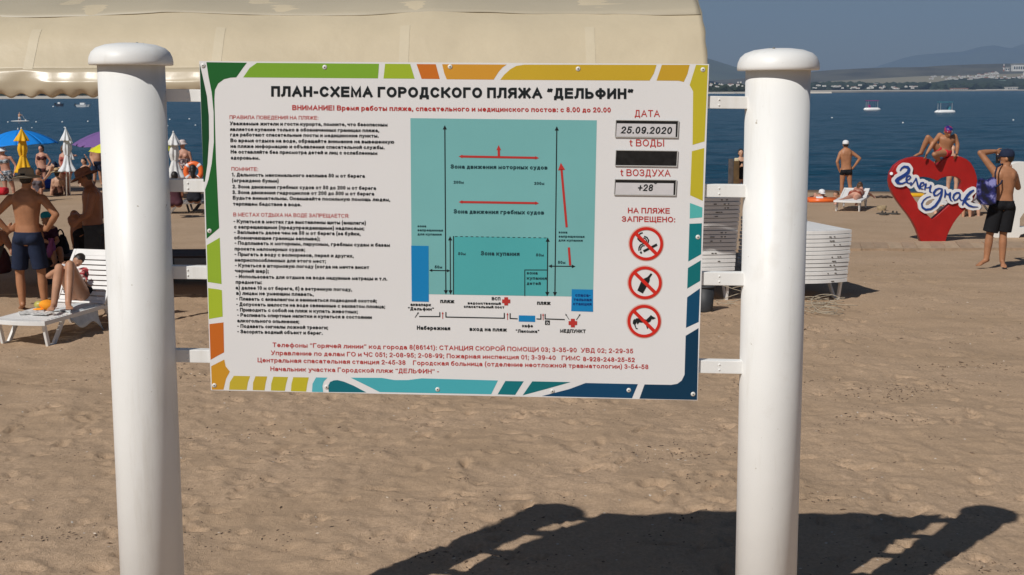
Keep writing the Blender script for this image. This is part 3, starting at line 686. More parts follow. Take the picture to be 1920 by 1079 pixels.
g('а', .58, A_(.5, .72, .46, .28, 165, 0, 8)+[(.96, .18), (1.04, 0)], A_(.44, .28, .46, .28, 20, 340, 12)+[(.96, .3)], [(.5, .56), (.96, .6)]); g('е', .62, [(.04, .5), (.98, .5)]+A_(.5, .5, .5, .5, 0, 315, 14))
g('о', .64, O_); g('с', .58, A_(.54, .5, .54, .5, 45, 315, 12)); g('р', .62, [(0, -.5), (0, 1)], A_(.5, .5, .5, .5, 180, 540, 18)); g('у', .60, [(0, 1), (.5, .1)], [(1, 1), (.42, -.35), (.05, -.42)])
g('х', .60, [(0, 0), (1, 1)], [(0, 1), (1, 0)]); g('ф', .86, [(.5, -.5), (.5, 1.5)], A_(.5, .5, .5, .5, 90, 450, 20)); g('б', .62, A_(.5, .46, .5, .46, 90, 450, 16), [(.02, .5), (.06, 1.1), (.35, 1.34), (.95, 1.5)])
for ch in LOW:
    w_, st = G[ch.upper()]; g(ch, w_*.80, *st)
g('t', .34, [(.35, 1.35), (.35, .2), (.6, 0), (1, 0)], [(-.1, 1), (1, 1)])
g('0', .58, O_); g('1', .34, [(-.2, .78), (.7, 1), (.7, 0)]); g('2', .58, A_(.5, .72, .48, .28, 170, -30, 9)+[(0, 0), (1, 0)]); g('3', .56, A_(.46, .75, .46, .25, 160, -90, 10), A_(.46, .26, .5, .26, 90, -165, 10))
g('4', .60, [(.72, 0), (.72, 1), (0, .27), (1.05, .27)]); g('5', .58, [(.92, 1), (.18, 1), (.06, .48)]+A_(.46, .32, .54, .32, 120, -160, 10)); g('6', .58, A_(.5, .31, .5, .31, 0, 360, 16), [(.0, .33), (.08, .75)]+A_(.5, .72, .44, .28, 150, 40, 5))
g('7', .56, [(0, 1), (1, 1), (.45, .4), (.35, 0)]); g('8', .58, A_(.5, .75, .44, .25, 0, 360, 14), A_(.5, .26, .5, .26, 0, 360, 14)); g('9', .58, A_(.5, .69, .5, .31, 0, 360, 16), [(1, .67), (.92, .25)]+A_(.5, .28, .44, .28, -30, -140, 5))
g('.', .12, [(.5, 0), (.5, .04)]); g(',', .12, [(.6, .04), (.3, -.18)]); g(':', .12, [(.5, 0), (.5, .04)], [(.5, .62), (.5, .66)]); g(';', .12, [(.6, .04), (.3, -.18)], [(.5, .62), (.5, .66)])
g('-', .30, [(0, .4), (1, .4)]); g('!', .14, [(.5, 0), (.5, .03)], [(.5, .34), (.5, 1)]); g('(', .26, [(1, 1.1), (.3, .75), (.05, .4), (.3, 0), (1, -.3)]); g(')', .26, [(0, 1.1), (.7, .75), (.95, .4), (.7, 0), (0, -.3)])
g('“', .40, [(.0, .80), (.12, .92)], [(.88, .80), (1., .92)]); g('”', .40, [(.12, .92), (0, .80)], [(1, .92), (.88, .80)]); g('+', .6, [(0, .45), (1, .45)], [(.5, .1), (.5, .8)]); g('°', .3, [(x*.9, .75+y*.25) for x, y in O_])
def text(pr, s, x0, x1, yb, cap, bold=.19, slope=None, italic=0, fill=.985):
    if slope is None: slope = .0052+(yb-118)/617*.0156
    gap = .15 if bold > .15 else .17
    tot = 0; lay = []
    for ch in s:
        if ch == ' ': tot += .36; continue
        w_, st = G[ch]; low = ch in LOW or ch in 'аеосрухфб'
        W = w_*1.0+bold*.5 if ch not in '.,:;!-' else w_+bold*.6
        lay.append((ch, tot, W, st, .73 if (low or ch == 't') else 1.0)); tot += W+gap
    tot -= gap; sx = (x1-x0)/(tot*cap)
    b = bold
    for k, (ch, ox, W, st, Hh) in enumerate(lay):
        for q, pts in enumerate(st):
            P = []
            for (u, v) in pts:
                xx = ox+b/2+u*max(W-b, 0.01); yy = b/2+v*(Hh-b)
                X_ = x0+(xx+italic*yy)*cap*sx; P.append((X_, yb+slope*(X_-x0)-yy*cap))
            closed = len(P) > 8 and abs(P[0][0]-P[-1][0])+abs(P[0][1]-P[-1][1]) < .02*cap
            if closed: P = P[:-1]
            sw = min(1, .5+.5*sx)
            pr.line(P, b*cap*sw, jit=(k % 3)*1.2e-5+q*4e-5, ext=0 if closed else b*cap*.5*min(1, sw), closed=closed)
def block(name, m, lines, off=.0013):
    pr = Print(name, m, off)
    for l in lines: text(pr, *l[:5], **(l[5] if len(l) > 5 else {}))
    return pr.build()
block('title_text', INK, [('ПЛАН-СХЕМА ГОРОДСКОГО ПЛЯЖА “ДЕЛЬФИН”', 508.5, 1187, 181.6, 20, dict(bold=.25))])
block('hours_text', RED, [('ВНИМАНИЕ! Время работы пляжа, спасательного и медицинского постов: с 8.00 до 20.00', 548, 1145, 206.9, 9.6, dict(bold=.2))])
rg = dict(bold=.14)
block('rules_headings_text', RED, [('ПРАВИЛА ПОВЕДЕНИЯ НА ПЛЯЖЕ:', 430.5, 597, 223.6, 7, rg), ('ПОМНИТЕ:', 434, 484, 320.5, 7, rg), ('В МЕСТАХ ОТДЫХА НА ВОДЕ ЗАПРЕЩАЕТСЯ:', 437.5, 654.5, 406, 7.2, rg)])
RL = [('Уважаемые жители и гости курорта, помните, что безопасным', 431, 726.5, 235.2), ('является купание только в обозначенных границах пляжа,', 431.3, 711, 246), ('где работают спасательные посты и медицинские пункты.', 431.6, 710, 256),
 ('Во время отдыха на воде, обращайте внимание на вывешенную', 432, 739, 267), ('на пляже информацию и объявления спасательной службы.', 432.3, 721, 277.6), ('Не оставляйте без присмотра детей и лиц с ослабленным', 432.6, 707.5, 288.2), ('здоровьем.', 433, 487, 299.4),
 ('1. Дальность максимального заплыва 50 м от берега', 435, 684, 331.2), ('(ограждено буями)', 435, 522.5, 342), ('2. Зона движения гребных судов от 50 до 200 м от берега', 436, 705, 353.6), ('3. Зона движения гидроциклов от 200 до 500 м от берега', 436, 701.5, 364.2),
 ('Будьте внимательны. Оказывайте посильную помощь людям,', 436.5, 731.5, 374.6), ('терпящем бедствие в воде.', 437, 565, 385.8),
 ('- Купаться в местах где выставлены щиты (аншлаги)', 438, 686, 418.6), ('с запрещающими (предупреждающими) надписями;', 439, 683, 429), ('- Заплывать далее чем на 50 м от берега (за буйки,', 439, 676, 439), ('обозначающие границы заплыва);', 439, 600, 449.3),
 ('- Подплывать к моторным, парусным, гребным судам и базам', 440, 731, 459.2), ('проката маломерных судов;', 440, 572, 470), ('- Прыгать в воду с волнорезов, перил и других,', 440, 663, 480.3), ('неприспособленных для этого мест;', 440.5, 611, 491), ('- Купаться в штормовую погоду (когда на мачте висит', 441, 692, 501.2),
 ('черный шар);', 441, 504, 511.2), ('- Использовать для отдыха на воде надувные матрацы и т.п.', 442, 726, 522), ('предметы:', 442, 491, 532.4), ('а) далее 10 м от берега, б) в ветренную погоду,', 442, 660, 543), ('в) лицам не умеющим плавать,', 443, 588, 553.2),
 ('- Плавать с аквалангом и заниматься подводной охотой;', 443, 706.5, 563.7), ('- Допускать шалости на воде связанные с захватом пловца;', 443, 722, 574), ('- Приводить с собой на пляж и купать животных;', 444, 671, 584.3), ('- Распивать спиртные напитки и купаться в состоянии', 445, 697, 594.2),
 ('алкогольного опьянения;', 445, 561, 604.8), ('- Подавать сигналы ложной тревоги;', 445, 615, 615), ('- Засорять водный объект и берег.', 445, 605, 625.2)]
block('rules_text', INK, [(a, b, c, d, 7.1, dict(bold=.23)) for a, b, c, d in RL])
pb = dict(bold=.17)
block('phone_text', RED, [('Телефоны “Горячей линии” код города 8(86141): СТАНЦИЯ СКОРОЙ ПОМОЩИ 03; 3-35-90  УВД 02; 2-29-35', 511, 1187, 651, 8.6, dict(bold=.17, slope=.0175)),
 ('Управление по делам ГО и ЧС 051; 2-08-95; 2-08-99; Пожарная инспекция 01; 3-39-40   ГИМС', 508, 1088, 666, 8.6, dict(bold=.17, slope=.0175)), ('8-928-248-25-52', 1093, 1190, 677.6, 8.4, dict(bold=.19, slope=.0175)),
 ('Центральная спасательная станция 2-45-38    Городская больница (отделение неотложной травматологии) 3-54-58', 483, 1215.5, 679.4, 8.6, dict(bold=.17, slope=.0178)),
 ('Начальник участка Городской пляж “ДЕЛЬФИН” -', 507, 823, 696, 8.6, dict(bold=.17, slope=.0155))])
for l_ in [('ДАТА', 1190, 1237, 219.4, 13, dict(bold=.145)), ('t ВОДЫ', 1180.5, 1245, 274.6, 13, dict(bold=.145)), ('t ВОЗДУХА', 1163.5, 1257, 330.4, 13, dict(bold=.145))]: block('column_heading_text', RED, [l_])
block('ban_heading_text', RED, [('НА ПЛЯЖЕ', 1177.3, 1255.7, 400, 10.4, dict(bold=.18)), ('ЗАПРЕЩЕНО:', 1166, 1266, 416, 10.4, dict(bold=.18))])
md = dict(bold=.24)
block('plan_text', DTEAL, [('Зона движения моторных судов', 845, 1026.5, 316.6, 8.2, md), ('200м', 850.6, 869.4, 344.8, 5.6, md), ('200м', 1001.7, 1020.4, 347, 5.6, md), ('Зона движения гребных судов', 850.8, 1020, 400.8, 8.4, md),
 ('зона', 783, 799, 426.5, 5, md), ('запрещенная', 783, 830.6, 434, 5, md), ('для купания', 783, 828, 441.6, 5, md), ('зона', 1047.5, 1063.6, 438, 5, md), ('запрещенная', 1047.5, 1095.7, 445.8, 5, md), ('для купания', 1047.2, 1092.5, 453, 5, md),
 ('50м', 859, 873, 478.8, 5.6, md), ('50м', 1005, 1019.5, 481.2, 5.6, md), ('50м', 815, 829, 503.6, 5.6, md), ('50м', 1046, 1060, 495, 5.6, md), ('Зона купания', 901.7, 974, 479.4, 8.6, md),
 ('зона', 987.7, 1008, 515, 6.4, md), ('купания', 987.7, 1025, 524.7, 6.4, md), ('детей', 987.7, 1014, 534.5, 6.4, md)])
block('promenade_text', INK, [('пляж', 825.5, 851.6, 568.6, 8.4, md), ('пляж', 1007, 1032, 571.8, 8.4, md), ('ВСП', 922, 938, 563.4, 6.2, md), ('ведомственный', 877, 939, 571, 5.4, md), ('спасательный пост', 869.6, 945.5, 577.6, 5.6, md),
 ('аквапарк', 769.6, 808, 574, 6.2, md), ('“Дельфин”', 765, 813.5, 582, 6.2, md), ('Набережная', 781.7, 844, 618.5, 7.8, md), ('вход на пляж', 880.5, 950, 620.8, 7.8, md), ('кафе', 979, 999, 614, 6.4, md), ('“Лакомка”', 967, 1011, 624, 6.4, md), ('МЕДПУНКТ', 1050, 1098, 624, 6.8, md)])
block('station_text', NAVY, [('спаса-', 1078.5, 1107, 556.6, 6.6, md), ('тельная', 1075.6, 1109, 564.8, 6.6, md), ('станция', 1074.5, 1109, 572.8, 6.6, md)], off=.0016)
# three slots with loose cards
M_black = mat('black_slot', (.012, .012, .012), .3, .5, 40); M_card = mat('card_paper', (.66, .64, .65), .35, .04, 20, bump=.001, bscale=18)
M_rim = mat('slot_rim', (.55, .54, .52), .3, 0)
def slot(x0, y0, x1, y1, sl, card, txt=None):
    q = lambda x, y: (x, y+(x-x0)*.012)
    b = empty('x', (0, 0, 0), None, None); bpy.data.objects.remove(b)
    bm = bmesh.new(); slab(bm, [onb(*q(x, y), .0042) for x, y in ((x0, y0), (x1+1.5, y0), (x1, y1), (x0-1.5, y1))], -BN*.004); bmesh.ops.recalc_face_normals(bm, faces=bm.faces)
    s = bmobj('display_slot', bm, M_black, board)
    for a, c in (((x0, y0), (x1+1.5, y0)), ((x0-1.5, y1), (x1, y1)), ((x0, y0), (x0-1.5, y1)), ((x1+1.5, y0), (x1, y1))):
        bm = bmesh.new(); tube(bm, [onb(*q(*a), .005), onb(*q(*c), .005)], .0022, 6); bmobj('slot_rim', bm, M_rim, s)
    if card:
        bm = bmesh.new(); slab(bm, [onb(*q(x, y), .0062) for x, y in ((x0+1.5, y0+6.2), (x1-3.4, y0+6.2), (x1-4.2, y1-1.2), (x0+.2, y1-1.2))], -BN*.0008); bmesh.ops.recalc_face_normals(bm, faces=bm.faces)
        bmobj('card', bm, M_card, s)
    if txt:
        pr = Print('card_text', INK, .0070)
        for t in txt: text(pr, *t[:5], **t[5])
        pr.build(s)
slot(1154.8, 225.5, 1270.5, 257, 0, True, [('25.09.2020', 1163.5, 1258.5, 250.6, 13.4, dict(bold=.19, italic=.18, slope=.012))])
slot(1154.8, 282, 1269, 311, 0, False)
slot(1153, 336.5, 1266.5, 365.5, 0, True, [('+28', 1195, 1223, 358.4, 13, dict(bold=.19, italic=.18, slope=.012)), ('°', 1226, 1232, 353, 13*.9, dict(bold=.12, slope=0))])
# prohibition signs
def prohibit(cx, cy, rx, ry, art):
    pr = Print('prohibition_sign', REDS, .0022)
    o = ring(cx, cy, rx-.4, ry-.4); i_ = ring(cx, cy, rx-5.8, ry-5.8)
    for k in range(48): pr.poly([o[k], o[(k+1) % 48], i_[(k+1) % 48], i_[k]])
    a = (cx-rx*.66, cy-ry*.66); b = (cx+rx*.66, cy+ry*.66); pr.line([a, b], 6.4, jit=2e-5); s = pr.build()
    h = Print('sign_halo', mat('ink_halo', (.72, .50, .44), .4, 0), .0004); h.line(ring(cx, cy, rx+.6, ry+.6), 2.2, closed=True); h.build(s)
    k = Print('pictogram', INK, .0015); art(k); k.build(s)
def P7(x, y): return (1170+x/4.9, 420+y/4.9)
def cig(k):
    k.line([P7(178, 253), P7(303, 190)], 4.4); k.line([P7(148, 268), P7(163, 260)], 4.0)
    k.line([P7(*p) for p in ((135, 247), (137, 220), (150, 195), (175, 182), (200, 185))], 2.2); k.line([P7(*p) for p in ((150, 243), (155, 218), (170, 202), (190, 200))], 2)
    k.line([P7(*p) for p in ((172, 82), (150, 88), (128, 110), (128, 140), (150, 162), (178, 172))], 2.4); k.line([P7(*p) for p in ((185, 115), (210, 125), (225, 150), (218, 180))], 2.4); k.line([P7(*p) for p in ((178, 128), (198, 138), (207, 155), (202, 172))], 2)
def bottle(k):
    k.poly([P7(*p) for p in ((122, 612), (172, 640), (226, 545), (165, 512))]); k.poly([P7(*p) for p in ((165, 512), (226, 545), (236, 520), (236, 498), (216, 488), (190, 500))]); k.poly([P7(*p) for p in ((216, 488), (236, 498), (260, 462), (246, 454))])
def dog(k):
    def e(*pts): k.poly([P7(*p) for p in pts], jit=random.random()*4e-5)
    e((112, 868), (150, 866), (205, 880), (215, 905), (160, 908), (118, 902)); e((205, 880), (235, 852), (262, 862), (240, 900), (210, 912)); e((235, 852), (246, 838), (262, 850), (292, 866), (262, 880))
    e((112, 868), (118, 902), (104, 925), (112, 955), (128, 962), (124, 968), (108, 966), (92, 925), (98, 885)); e((118, 895), (140, 905), (124, 925), (118, 915)); e((98, 872), (82, 890), (80, 918), (90, 924), (96, 905), (106, 884))
    e((196, 900), (222, 905), (214, 935), (222, 958), (212, 966), (202, 935))
prohibit(1211.5, 457.3, 32, 31.6, cig); prohibit(1209.3, 530.5, 31.8, 31, bottle); prohibit(1207.6, 602.5, 31.6, 31, dog)
# rivets
M_rivet = mat('rivet', (.72, .71, .67), .35, 0)
for x, y in ((381, 123.5), (609, 126.5), (844, 125.7), (1084, 129.6), (1318, 131), (393, 433.4), (402, 723), (612.5, 726), (820.5, 730.5), (1299.5, 739.4), (1035.7, 733.8), (1308.6, 445), (1179, 732)):
    c = onb(x, y); q = BN.to_track_quat('Z', 'Y').to_matrix().to_4x4()
    bm = bmesh.new(); lathe(bm, [(.0105, 0), (.0105, .0015), (.007, .004), (.0035, .0048)], 16, Matrix.Translation(c) @ q); rv = bmobj('rivet', bm, M_rivet, board, True)
    bm = bmesh.new(); lathe(bm, [(.0032, .0046), (.003, .0054)], 8, Matrix.Translation(c) @ q); bmobj('rivet_pin', bm, M_black, rv)

# ------------------------------------------------------------------ people
def skin(name, c): return mat('skin_'+name, c, .5, .18, 7, bump=.0015, bscale=40, spec=.35)
SK_TAN = skin('tanned', (.40, .185, .095)); SK_DARK = skin('deep_tan', (.33, .145, .08)); SK_FAIR = skin('fair', (.55, .32, .215)); SK_PINK = skin('pink', (.52, .27, .19)); SK_MED = skin('medium', (.46, .24, .145))
def ell_bm(bm, c, rx, ry, rz, rot=None, seg=16):
    mm = Matrix.Translation(Vector(c))
    if rot is not None: mm = mm @ rot.to_4x4()
    bmesh.ops.create_uvsphere(bm, u_segments=seg, v_segments=seg//2+2, radius=1, matrix=mm @ Matrix.Diagonal((rx, ry, rz, 1)))
def capsule(bm, a, b, ra, rb, seg=14, flat=False):
    a = Vector(a); b = Vector(b); d = b-a; L = d.length
    if L < 1e-5: return ell_bm(bm, a, ra, ra, ra)
    q = d.to_track_quat('Z', 'Y').to_matrix().to_4x4(); M = Matrix.Translation(a) @ q
    if flat: pr = [(ra, 0), ((ra+rb)/2, L/2), (rb, L)]
    else:
        pr = [(ra*math.cos(R(t)), ra*math.sin(R(t))) for t in (-88, -60, -30)]+[(ra, 0), (ra*.5+rb*.5, L/2), (rb, L)]+[(rb*math.cos(R(t)), L+rb*math.sin(R(t))) for t in (30, 60, 88)]
    lathe(bm, pr, seg, M)
MALE = [(-.17, .10, .075), (-.10, .150, .105), (.0, .168, .120), (.12, .158, .112), (.28, .145, .102), (.45, .152, .108), (.62, .170, .118), (.78, .182, .122), (.90, .178, .108), (.98, .130, .085), (1.05, .06, .055)]
FEMALE = [(-.17, .11, .08), (-.10, .160, .115), (.0, .180, .130), (.12, .168, .118), (.28, .135, .100), (.42, .132, .100), (.60, .145, .108), (.75, .155, .112), (.88, .155, .098), (.97, .115, .075), (1.05, .05, .048)]
def loft_bm(bm, rings, seg=24):
    rr = []
    for c, lx, ly, hx, hy in rings:
        rr.append([bm.verts.new(c+lx*hx*abs(math.cos(2*math.pi*k/seg))**.85*(1 if math.cos(2*math.pi*k/seg) > 0 else -1)+ly*hy*math.sin(2*math.pi*k/seg)) for k in range(seg)])
    for a, b in zip(rr, rr[1:]):
        for i in range(seg): bm.faces.new((a[i], a[(i+1) % seg], b[(i+1) % seg], b[i]))
    bm.faces.new(rr[0][::-1]); bm.faces.new(rr[-1])
def remesh(name, bm, vox, m, parent, smooth=5):
    bmesh.ops.recalc_face_normals(bm, faces=bm.faces)
    me = bpy.data.meshes.new('t'); bm.to_mesh(me); bm.free(); t = bpy.data.objects.new('t', me); COL.objects.link(t)
    md_ = t.modifiers.new('r', 'REMESH'); md_.mode = 'VOXEL'; md_.voxel_size = vox
    if smooth: s_ = t.modifiers.new('s', 'SMOOTH'); s_.factor = .5; s_.iterations = smooth
    out = bpy.data.meshes.new_from_object(t.evaluated_get(bpy.context.evaluated_depsgraph_get()))
    bpy.data.objects.remove(t); bpy.data.meshes.remove(me); out.name = name; out.materials.clear()
    return link(name, out, m, parent, True)
class Person:
    def __init__(s, Y, J, label, skin_, sex='m', k=1.0, vox=.014, face=(0, 1, 0), group=None, headup=None, hands=True, fingers=None, hand_dir={}, belly=0, base=None):
        s.k = k; s.vox = vox; s.sk = skin_; s.prof = MALE if sex == 'm' else FEMALE; s.sex = sex
        s.j = {n: (at(v[0], v[1], Y+(v[2] if len(v) > 2 else 0)) if not isinstance(v, Vector) else v) for n, v in J.items()}
        j = s.j
        b = base or min((j[n] for n in j), key=lambda p: p.z)
        s.o = empty('person', (j['pelvis'].x, j['pelvis'].y, b.z), label, 'person', group)
        s.spine = (j['neck']-j['pelvis']); up = s.spine.normalized()
        lat_t = (j['rs']-j['ls']).normalized(); lat_b = (j['rh']-j['lh']).normalized() if 'rh' in j else lat_t
        if lat_b.dot(lat_t) < 0: lat_b = -lat_b
        s.lat = (lat_b, lat_t); s.belly = belly
        j_ = j; r = lambda v: v*k
        # neck + head
        hd = j['head']; hu = Vector(headup).normalized() if headup else (hd-j['neck']).normalized(); f = Vector(face); f = (f-hu*f.dot(hu)).normalized(); lt = f.cross(hu)
        s.hm = Matrix((lt, f, hu)).transposed(); s.hd = hd
        bm = bmesh.new(); loft_bm(bm, s.rings(0, 1.06, 0, True))
        capsule(bm, j['neck']-up*r(.03), hd-hu*r(.05)-f*r(.012), r(.062 if sex == 'm' else .05), r(.054 if sex == 'm' else .046))
        ell_bm(bm, hd+hu*r(.012), r(.077), r(.096), r(.105), s.hm, 20)
        ell_bm(bm, hd-hu*r(.062)+f*r(.030), r(.054), r(.058), r(.058), s.hm)
        capsule(bm, hd+f*r(.090)+hu*r(.005), hd+f*r(.112)-hu*r(.028), r(.009), r(.014)); ell_bm(bm, hd+f*r(.082)-hu*r(.062), r(.024), r(.012), r(.010), s.hm)
        for sd in (-1, 1): ell_bm(bm, hd+lt*sd*r(.079)-hu*r(.010)-f*r(.005), r(.011), r(.020), r(.031), s.hm); ell_bm(bm, hd+lt*sd*r(.033)+f*r(.083)+hu*r(.022), r(.022), r(.010), r(.009), s.hm)
        # limbs
        A = (.058, .043, .044, .029) if sex == 'm' else (.047, .037, .038, .024); Lg = (.090, .058, .060, .040) if sex == 'm' else (.094, .056, .056, .036)
        for sd in 'lr':
            if sd+'s' in j and sd+'e' in j:
                S_, E_, W_ = j[sd+'s'], j[sd+'e'], j[sd+'w']
                ch = j['neck']-up*r(.10); capsule(bm, ch.lerp(S_, .35), S_, r(.065), r(A[0])); capsule(bm, S_, E_, r(A[0]), r(A[1]))
                capsule(bm, E_, E_.lerp(W_, .35), r(A[1]*.95), r(A[2])); capsule(bm, E_.lerp(W_, .35), W_, r(A[2]), r(A[3]))
                if hands: s.hand(bm, W_, E_, j.get(sd+'f'), sd, fingers)
            if sd+'h' in j and sd+'k' in j:
                H_, K_, An = j[sd+'h'], j[sd+'k'], j[sd+'a']
                capsule(bm, H_, K_, r(Lg[0]), r(Lg[1])); capsule(bm, K_, K_.lerp(An, .33), r(Lg[1]*.92), r(Lg[2])); capsule(bm, K_.lerp(An, .33), An, r(Lg[2]), r(Lg[3]))
                T_ = j.get(sd+'t'); 
                if T_ is not None:
                    fd = (T_-An); fn = fd.normalized(); hl = An-fn*r(.03)-Vector((0, 0, r(.012))); 
                    capsule(bm, hl, An, r(.032), r(.036)); capsule(bm, An, An.lerp(T_, .65), r(.034), r(.030)); 
                    sidev = fn.cross(Vector((0, 0, 1))); sidev = sidev.normalized() if sidev.length > .1 else Vector((1, 0, 0))
                    for q in range(5):
                        o_ = (q-2)*.017*k; capsule(bm, An.lerp(T_, .6)+sidev*o_*.8, T_+sidev*o_-fn*abs(q-(1 if sd == 'r' else 3))*.006*k, r(.017), r(.0105), 8)
        if sex == 'f' :
            fr_ = s.front()
            for sd in (-1, 1): ell_bm(bm, j['pelvis']+s.spine*.70+s.lat[1]*sd*r(.075)+fr_*r(.085), r(.062), r(.062), r(.062))
        for sd in (-1, 1):                # shoulder blades and buttocks
            fr_ = s.front(); ell_bm(bm, j['pelvis']+s.spine*.78+s.lat[1]*sd*r(.085)-fr_*r(.075), r(.055), r(.045), r(.075)); 
            ell_bm(bm, j['pelvis']-s.spine*.02+s.lat[0]*sd*r(.075)-fr_*r(.055), r(.085), r(.08), r(.09))
        s.body = remesh('body', bm, vox, skin_, s.o, 4 if vox < .011 else 3)
    def front(s):
        up = s.spine.normalized(); return up.cross(s.lat[1]).normalized()*s.fs()
    def fs(s):                            # which side of the trunk is the front: the side of given knees or the face
        up = s.spine.normalized(); n = up.cross(s.lat[1]).normalized(); ref = s.j.get('front')
        f = s.hm.col[1] if ref is None else ref
        return 1 if n.dot(f) >= 0 else -1
    def rings(s, t0, t1, inf, allr=False, n=9):
        up = s.spine.normalized(); P = s.prof; out = []
        ts = [p[0] for p in P] if allr else [t0+(t1-t0)*i/n for i in range(n+1)]
        for t in ts:
            hx = float(np.interp(t, [p[0] for p in P], [p[1] for p in P])); hy = float(np.interp(t, [p[0] for p in P], [p[2] for p in P]))
            la = s.lat[0].lerp(s.lat[1], max(0, min(1, t))).normalized(); la = (la-up*la.dot(up)).normalized(); ly = up.cross(la)
            be = s.belly*math.exp(-((t-.25)/.22)**2)
            c = s.j['pelvis']+s.spine*t
            if be: c = c+ly*be*.5*(1 if ly.dot(s.hm.col[1]) > 0 else -1)
            out.append((c, la, ly, (hx+inf)*s.k, (hy+inf+be*.6)*s.k))
        return out
    def hand(s, bm, W_, E_, Fp, sd, fingers):
        k = s.k; d = (Fp-W_).normalized() if Fp is not None else (W_-E_).normalized()
        n = d.cross(s.spine).normalized() if d.cross(s.spine).length > .1 else d.orthogonal().normalized(); l = d.cross(n).normalized()
        pc = W_+d*.045*k; rot = Matrix((l, n, d)).transposed(); ell_bm(bm, pc, .040*k, .018*k, .052*k, rot)
        if s.vox > .016: 
            ell_bm(bm, W_+d*.12*k, .032*k, .014*k, .05*k, rot); return
        for q in range(4):
            o_ = (q-1.5)*.0215*k; L_ = (.070, .080, .074, .058)[q]*k; b0 = W_+d*.075*k+l*o_; b1 = b0+(d*.93+l*(q-1.5)*.14+n*.12).normalized()*L_*.55; b2 = b1+(d*.8+l*(q-1.5)*.12+n*.45).normalized()*L_*.5
            capsule(bm, b0-d*.02*k, b1, .0115*k, .0100*k, 8); capsule(bm, b1, b2, .0100*k, .0085*k, 8)
        b0 = W_+d*.025*k-l*.03*k; b1 = b0+(d*.6-l*.8).normalized()*.042*k; capsule(bm, b0, b1, .0135*k, .0115*k, 8); capsule(bm, b1, b1+(d*.9-l*.3).normalized()*.032*k, .0115*k, .0095*k, 8)
    def garment(s, name, m, t0, t1, inf=.008, thigh=0, tr=.02, flare=.0, straps=False, vox=None, skirt=None):
        bm = bmesh.new(); j = s.j; k = s.k
        loft_bm(bm, s.rings(t0, t1, inf))
        if thigh:
            for sd in 'lr':
                a = j[sd+'h']; b = a.lerp(j[sd+'k'], thigh) if thigh <= 1 else j[sd+'k'].lerp(j[sd+'a'], thigh-1)
                ra = (.090 if s.sex == 'm' else .094); rb = ra+(.058-ra)*min(1, thigh)
                capsule(bm, a, b, (ra+tr)*k, (rb+tr+flare)*k, 20, True); ell_bm(bm, a, (ra+tr)*k, (ra+tr)*k, (ra+tr)*k)
        if skirt:
            a = j['pelvis']; d, w_ = skirt; up = s.spine.normalized(); la = s.lat[0]; ly = up.cross(la)
            loft_bm(bm, [(a, la, ly, .19*k, .14*k), (a-up*d*.5, la, ly, (.19+w_)*.5*k+.1*k, (.14+w_)*.5*k+.08*k), (a-up*d, la, ly, (w_+.03)*k, w_*k)])
        for sd in (-1, 1):
            fr_ = s.front()
            if t0 <= 0 <= t1: ell_bm(bm, j['pelvis']-s.spine*.02+s.lat[0]*sd*.075*k-fr_*.055*k, (.085+inf)*k, (.08+inf)*k, (.09+inf)*k*.8)
            if s.sex == 'f' and t0 < .7 < t1+.1: ell_bm(bm, j['pelvis']+s.spine*.70+s.lat[1]*sd*.075*k+fr_*.085*k, (.062+inf)*k, (.062+inf)*k, (.062+inf)*k)
        if straps:
            for sd in (-1, 1):
                fr_ = s.front(); S0 = j['pelvis']+s.spine*t1+s.lat[1]*sd*.07*k
                tube(bm, [S0-fr_*.11*k, j['neck']+s.lat[1]*sd*.075*k-s.spine*.04, S0+fr_*.11*k], .011*k, 6)
        return remesh(name, bm, vox or s.vox*.9, m, s.o, 2)
    def L(s, x, y, z): return s.hd+s.hm @ Vector((x, y, z))*s.k
    def hair(s, m, long=0, bun=False, short=False):
        bm = bmesh.new(); c = .0 if not short else -.004
        ell_bm(bm, s.L(0, -.012, .022), (.086+c)*s.k, (.098+c)*s.k, (.106+c)*s.k, s.hm, 20)
        if not short: ell_bm(bm, s.L(0, -.035, -.035), .078*s.k, .072*s.k, .085*s.k, s.hm)
        if long: capsule(bm, s.L(0, -.055, -.03), s.L(0, -.085, -.06-long), .07*s.k, .045*s.k)
        if bun: ell_bm(bm, s.L(0, -.07, .10), .045*s.k, .045*s.k, .04*s.k)
        h = remesh('hair', bm, max(.009, s.vox*.8), m, s.o, 2)
        # open the face: push the front part of the hair back inside the head
        inv = s.hm.inverted()
        for v in h.data.vertices:
            q = inv @ (Vector(v.co)-s.hd)
            if q.y > .035*s.k and q.z < .06*s.k: v.co = s.hd+s.hm @ Vector((q.x*.8, q.y*.6, q.z))
        return h
    def hat(s, kind, m, m2=None, name='hat'):
        bm = bmesh.new(); M = Matrix.Translation(s.hd) @ s.hm.to_4x4() @ Matrix.Diagonal((s.k, s.k*1.17, s.k, 1))
        if kind == 'bucket': prof = [(.172, .018), (.176, .022), (.13, .044), (.097, .056), (.094, .09), (.086, .125), (.06, .143), (.005, .147)]
        elif kind == 'straw': prof = [(.20, .012), (.203, .018), (.14, .038), (.098, .05), (.094, .09), (.08, .13), (.05, .15), (.005, .154)]
        elif kind == 'sun': prof = [(.15, .0), (.153, .004), (.12, .03), (.095, .05), (.092, .09), (.07, .125), (.03, .138), (.005, .14)]
        elif kind == 'swim': prof = [(.0845, .018), (.086, .03), (.0875, .05), (.084, .08), (.07, .105), (.04, .122), (.004, .127)]
        else: prof = [(.088, .022), (.0905, .03), (.0915, .055), (.087, .09), (.07, .118), (.04, .134), (.004, .139)]
        lathe(bm, prof, 28, M, cap=False)
        h = bmobj(name, bm, m, s.o, True); sm = h.modifiers.new('t', 'SOLIDIFY'); sm.thickness = .004*s.k
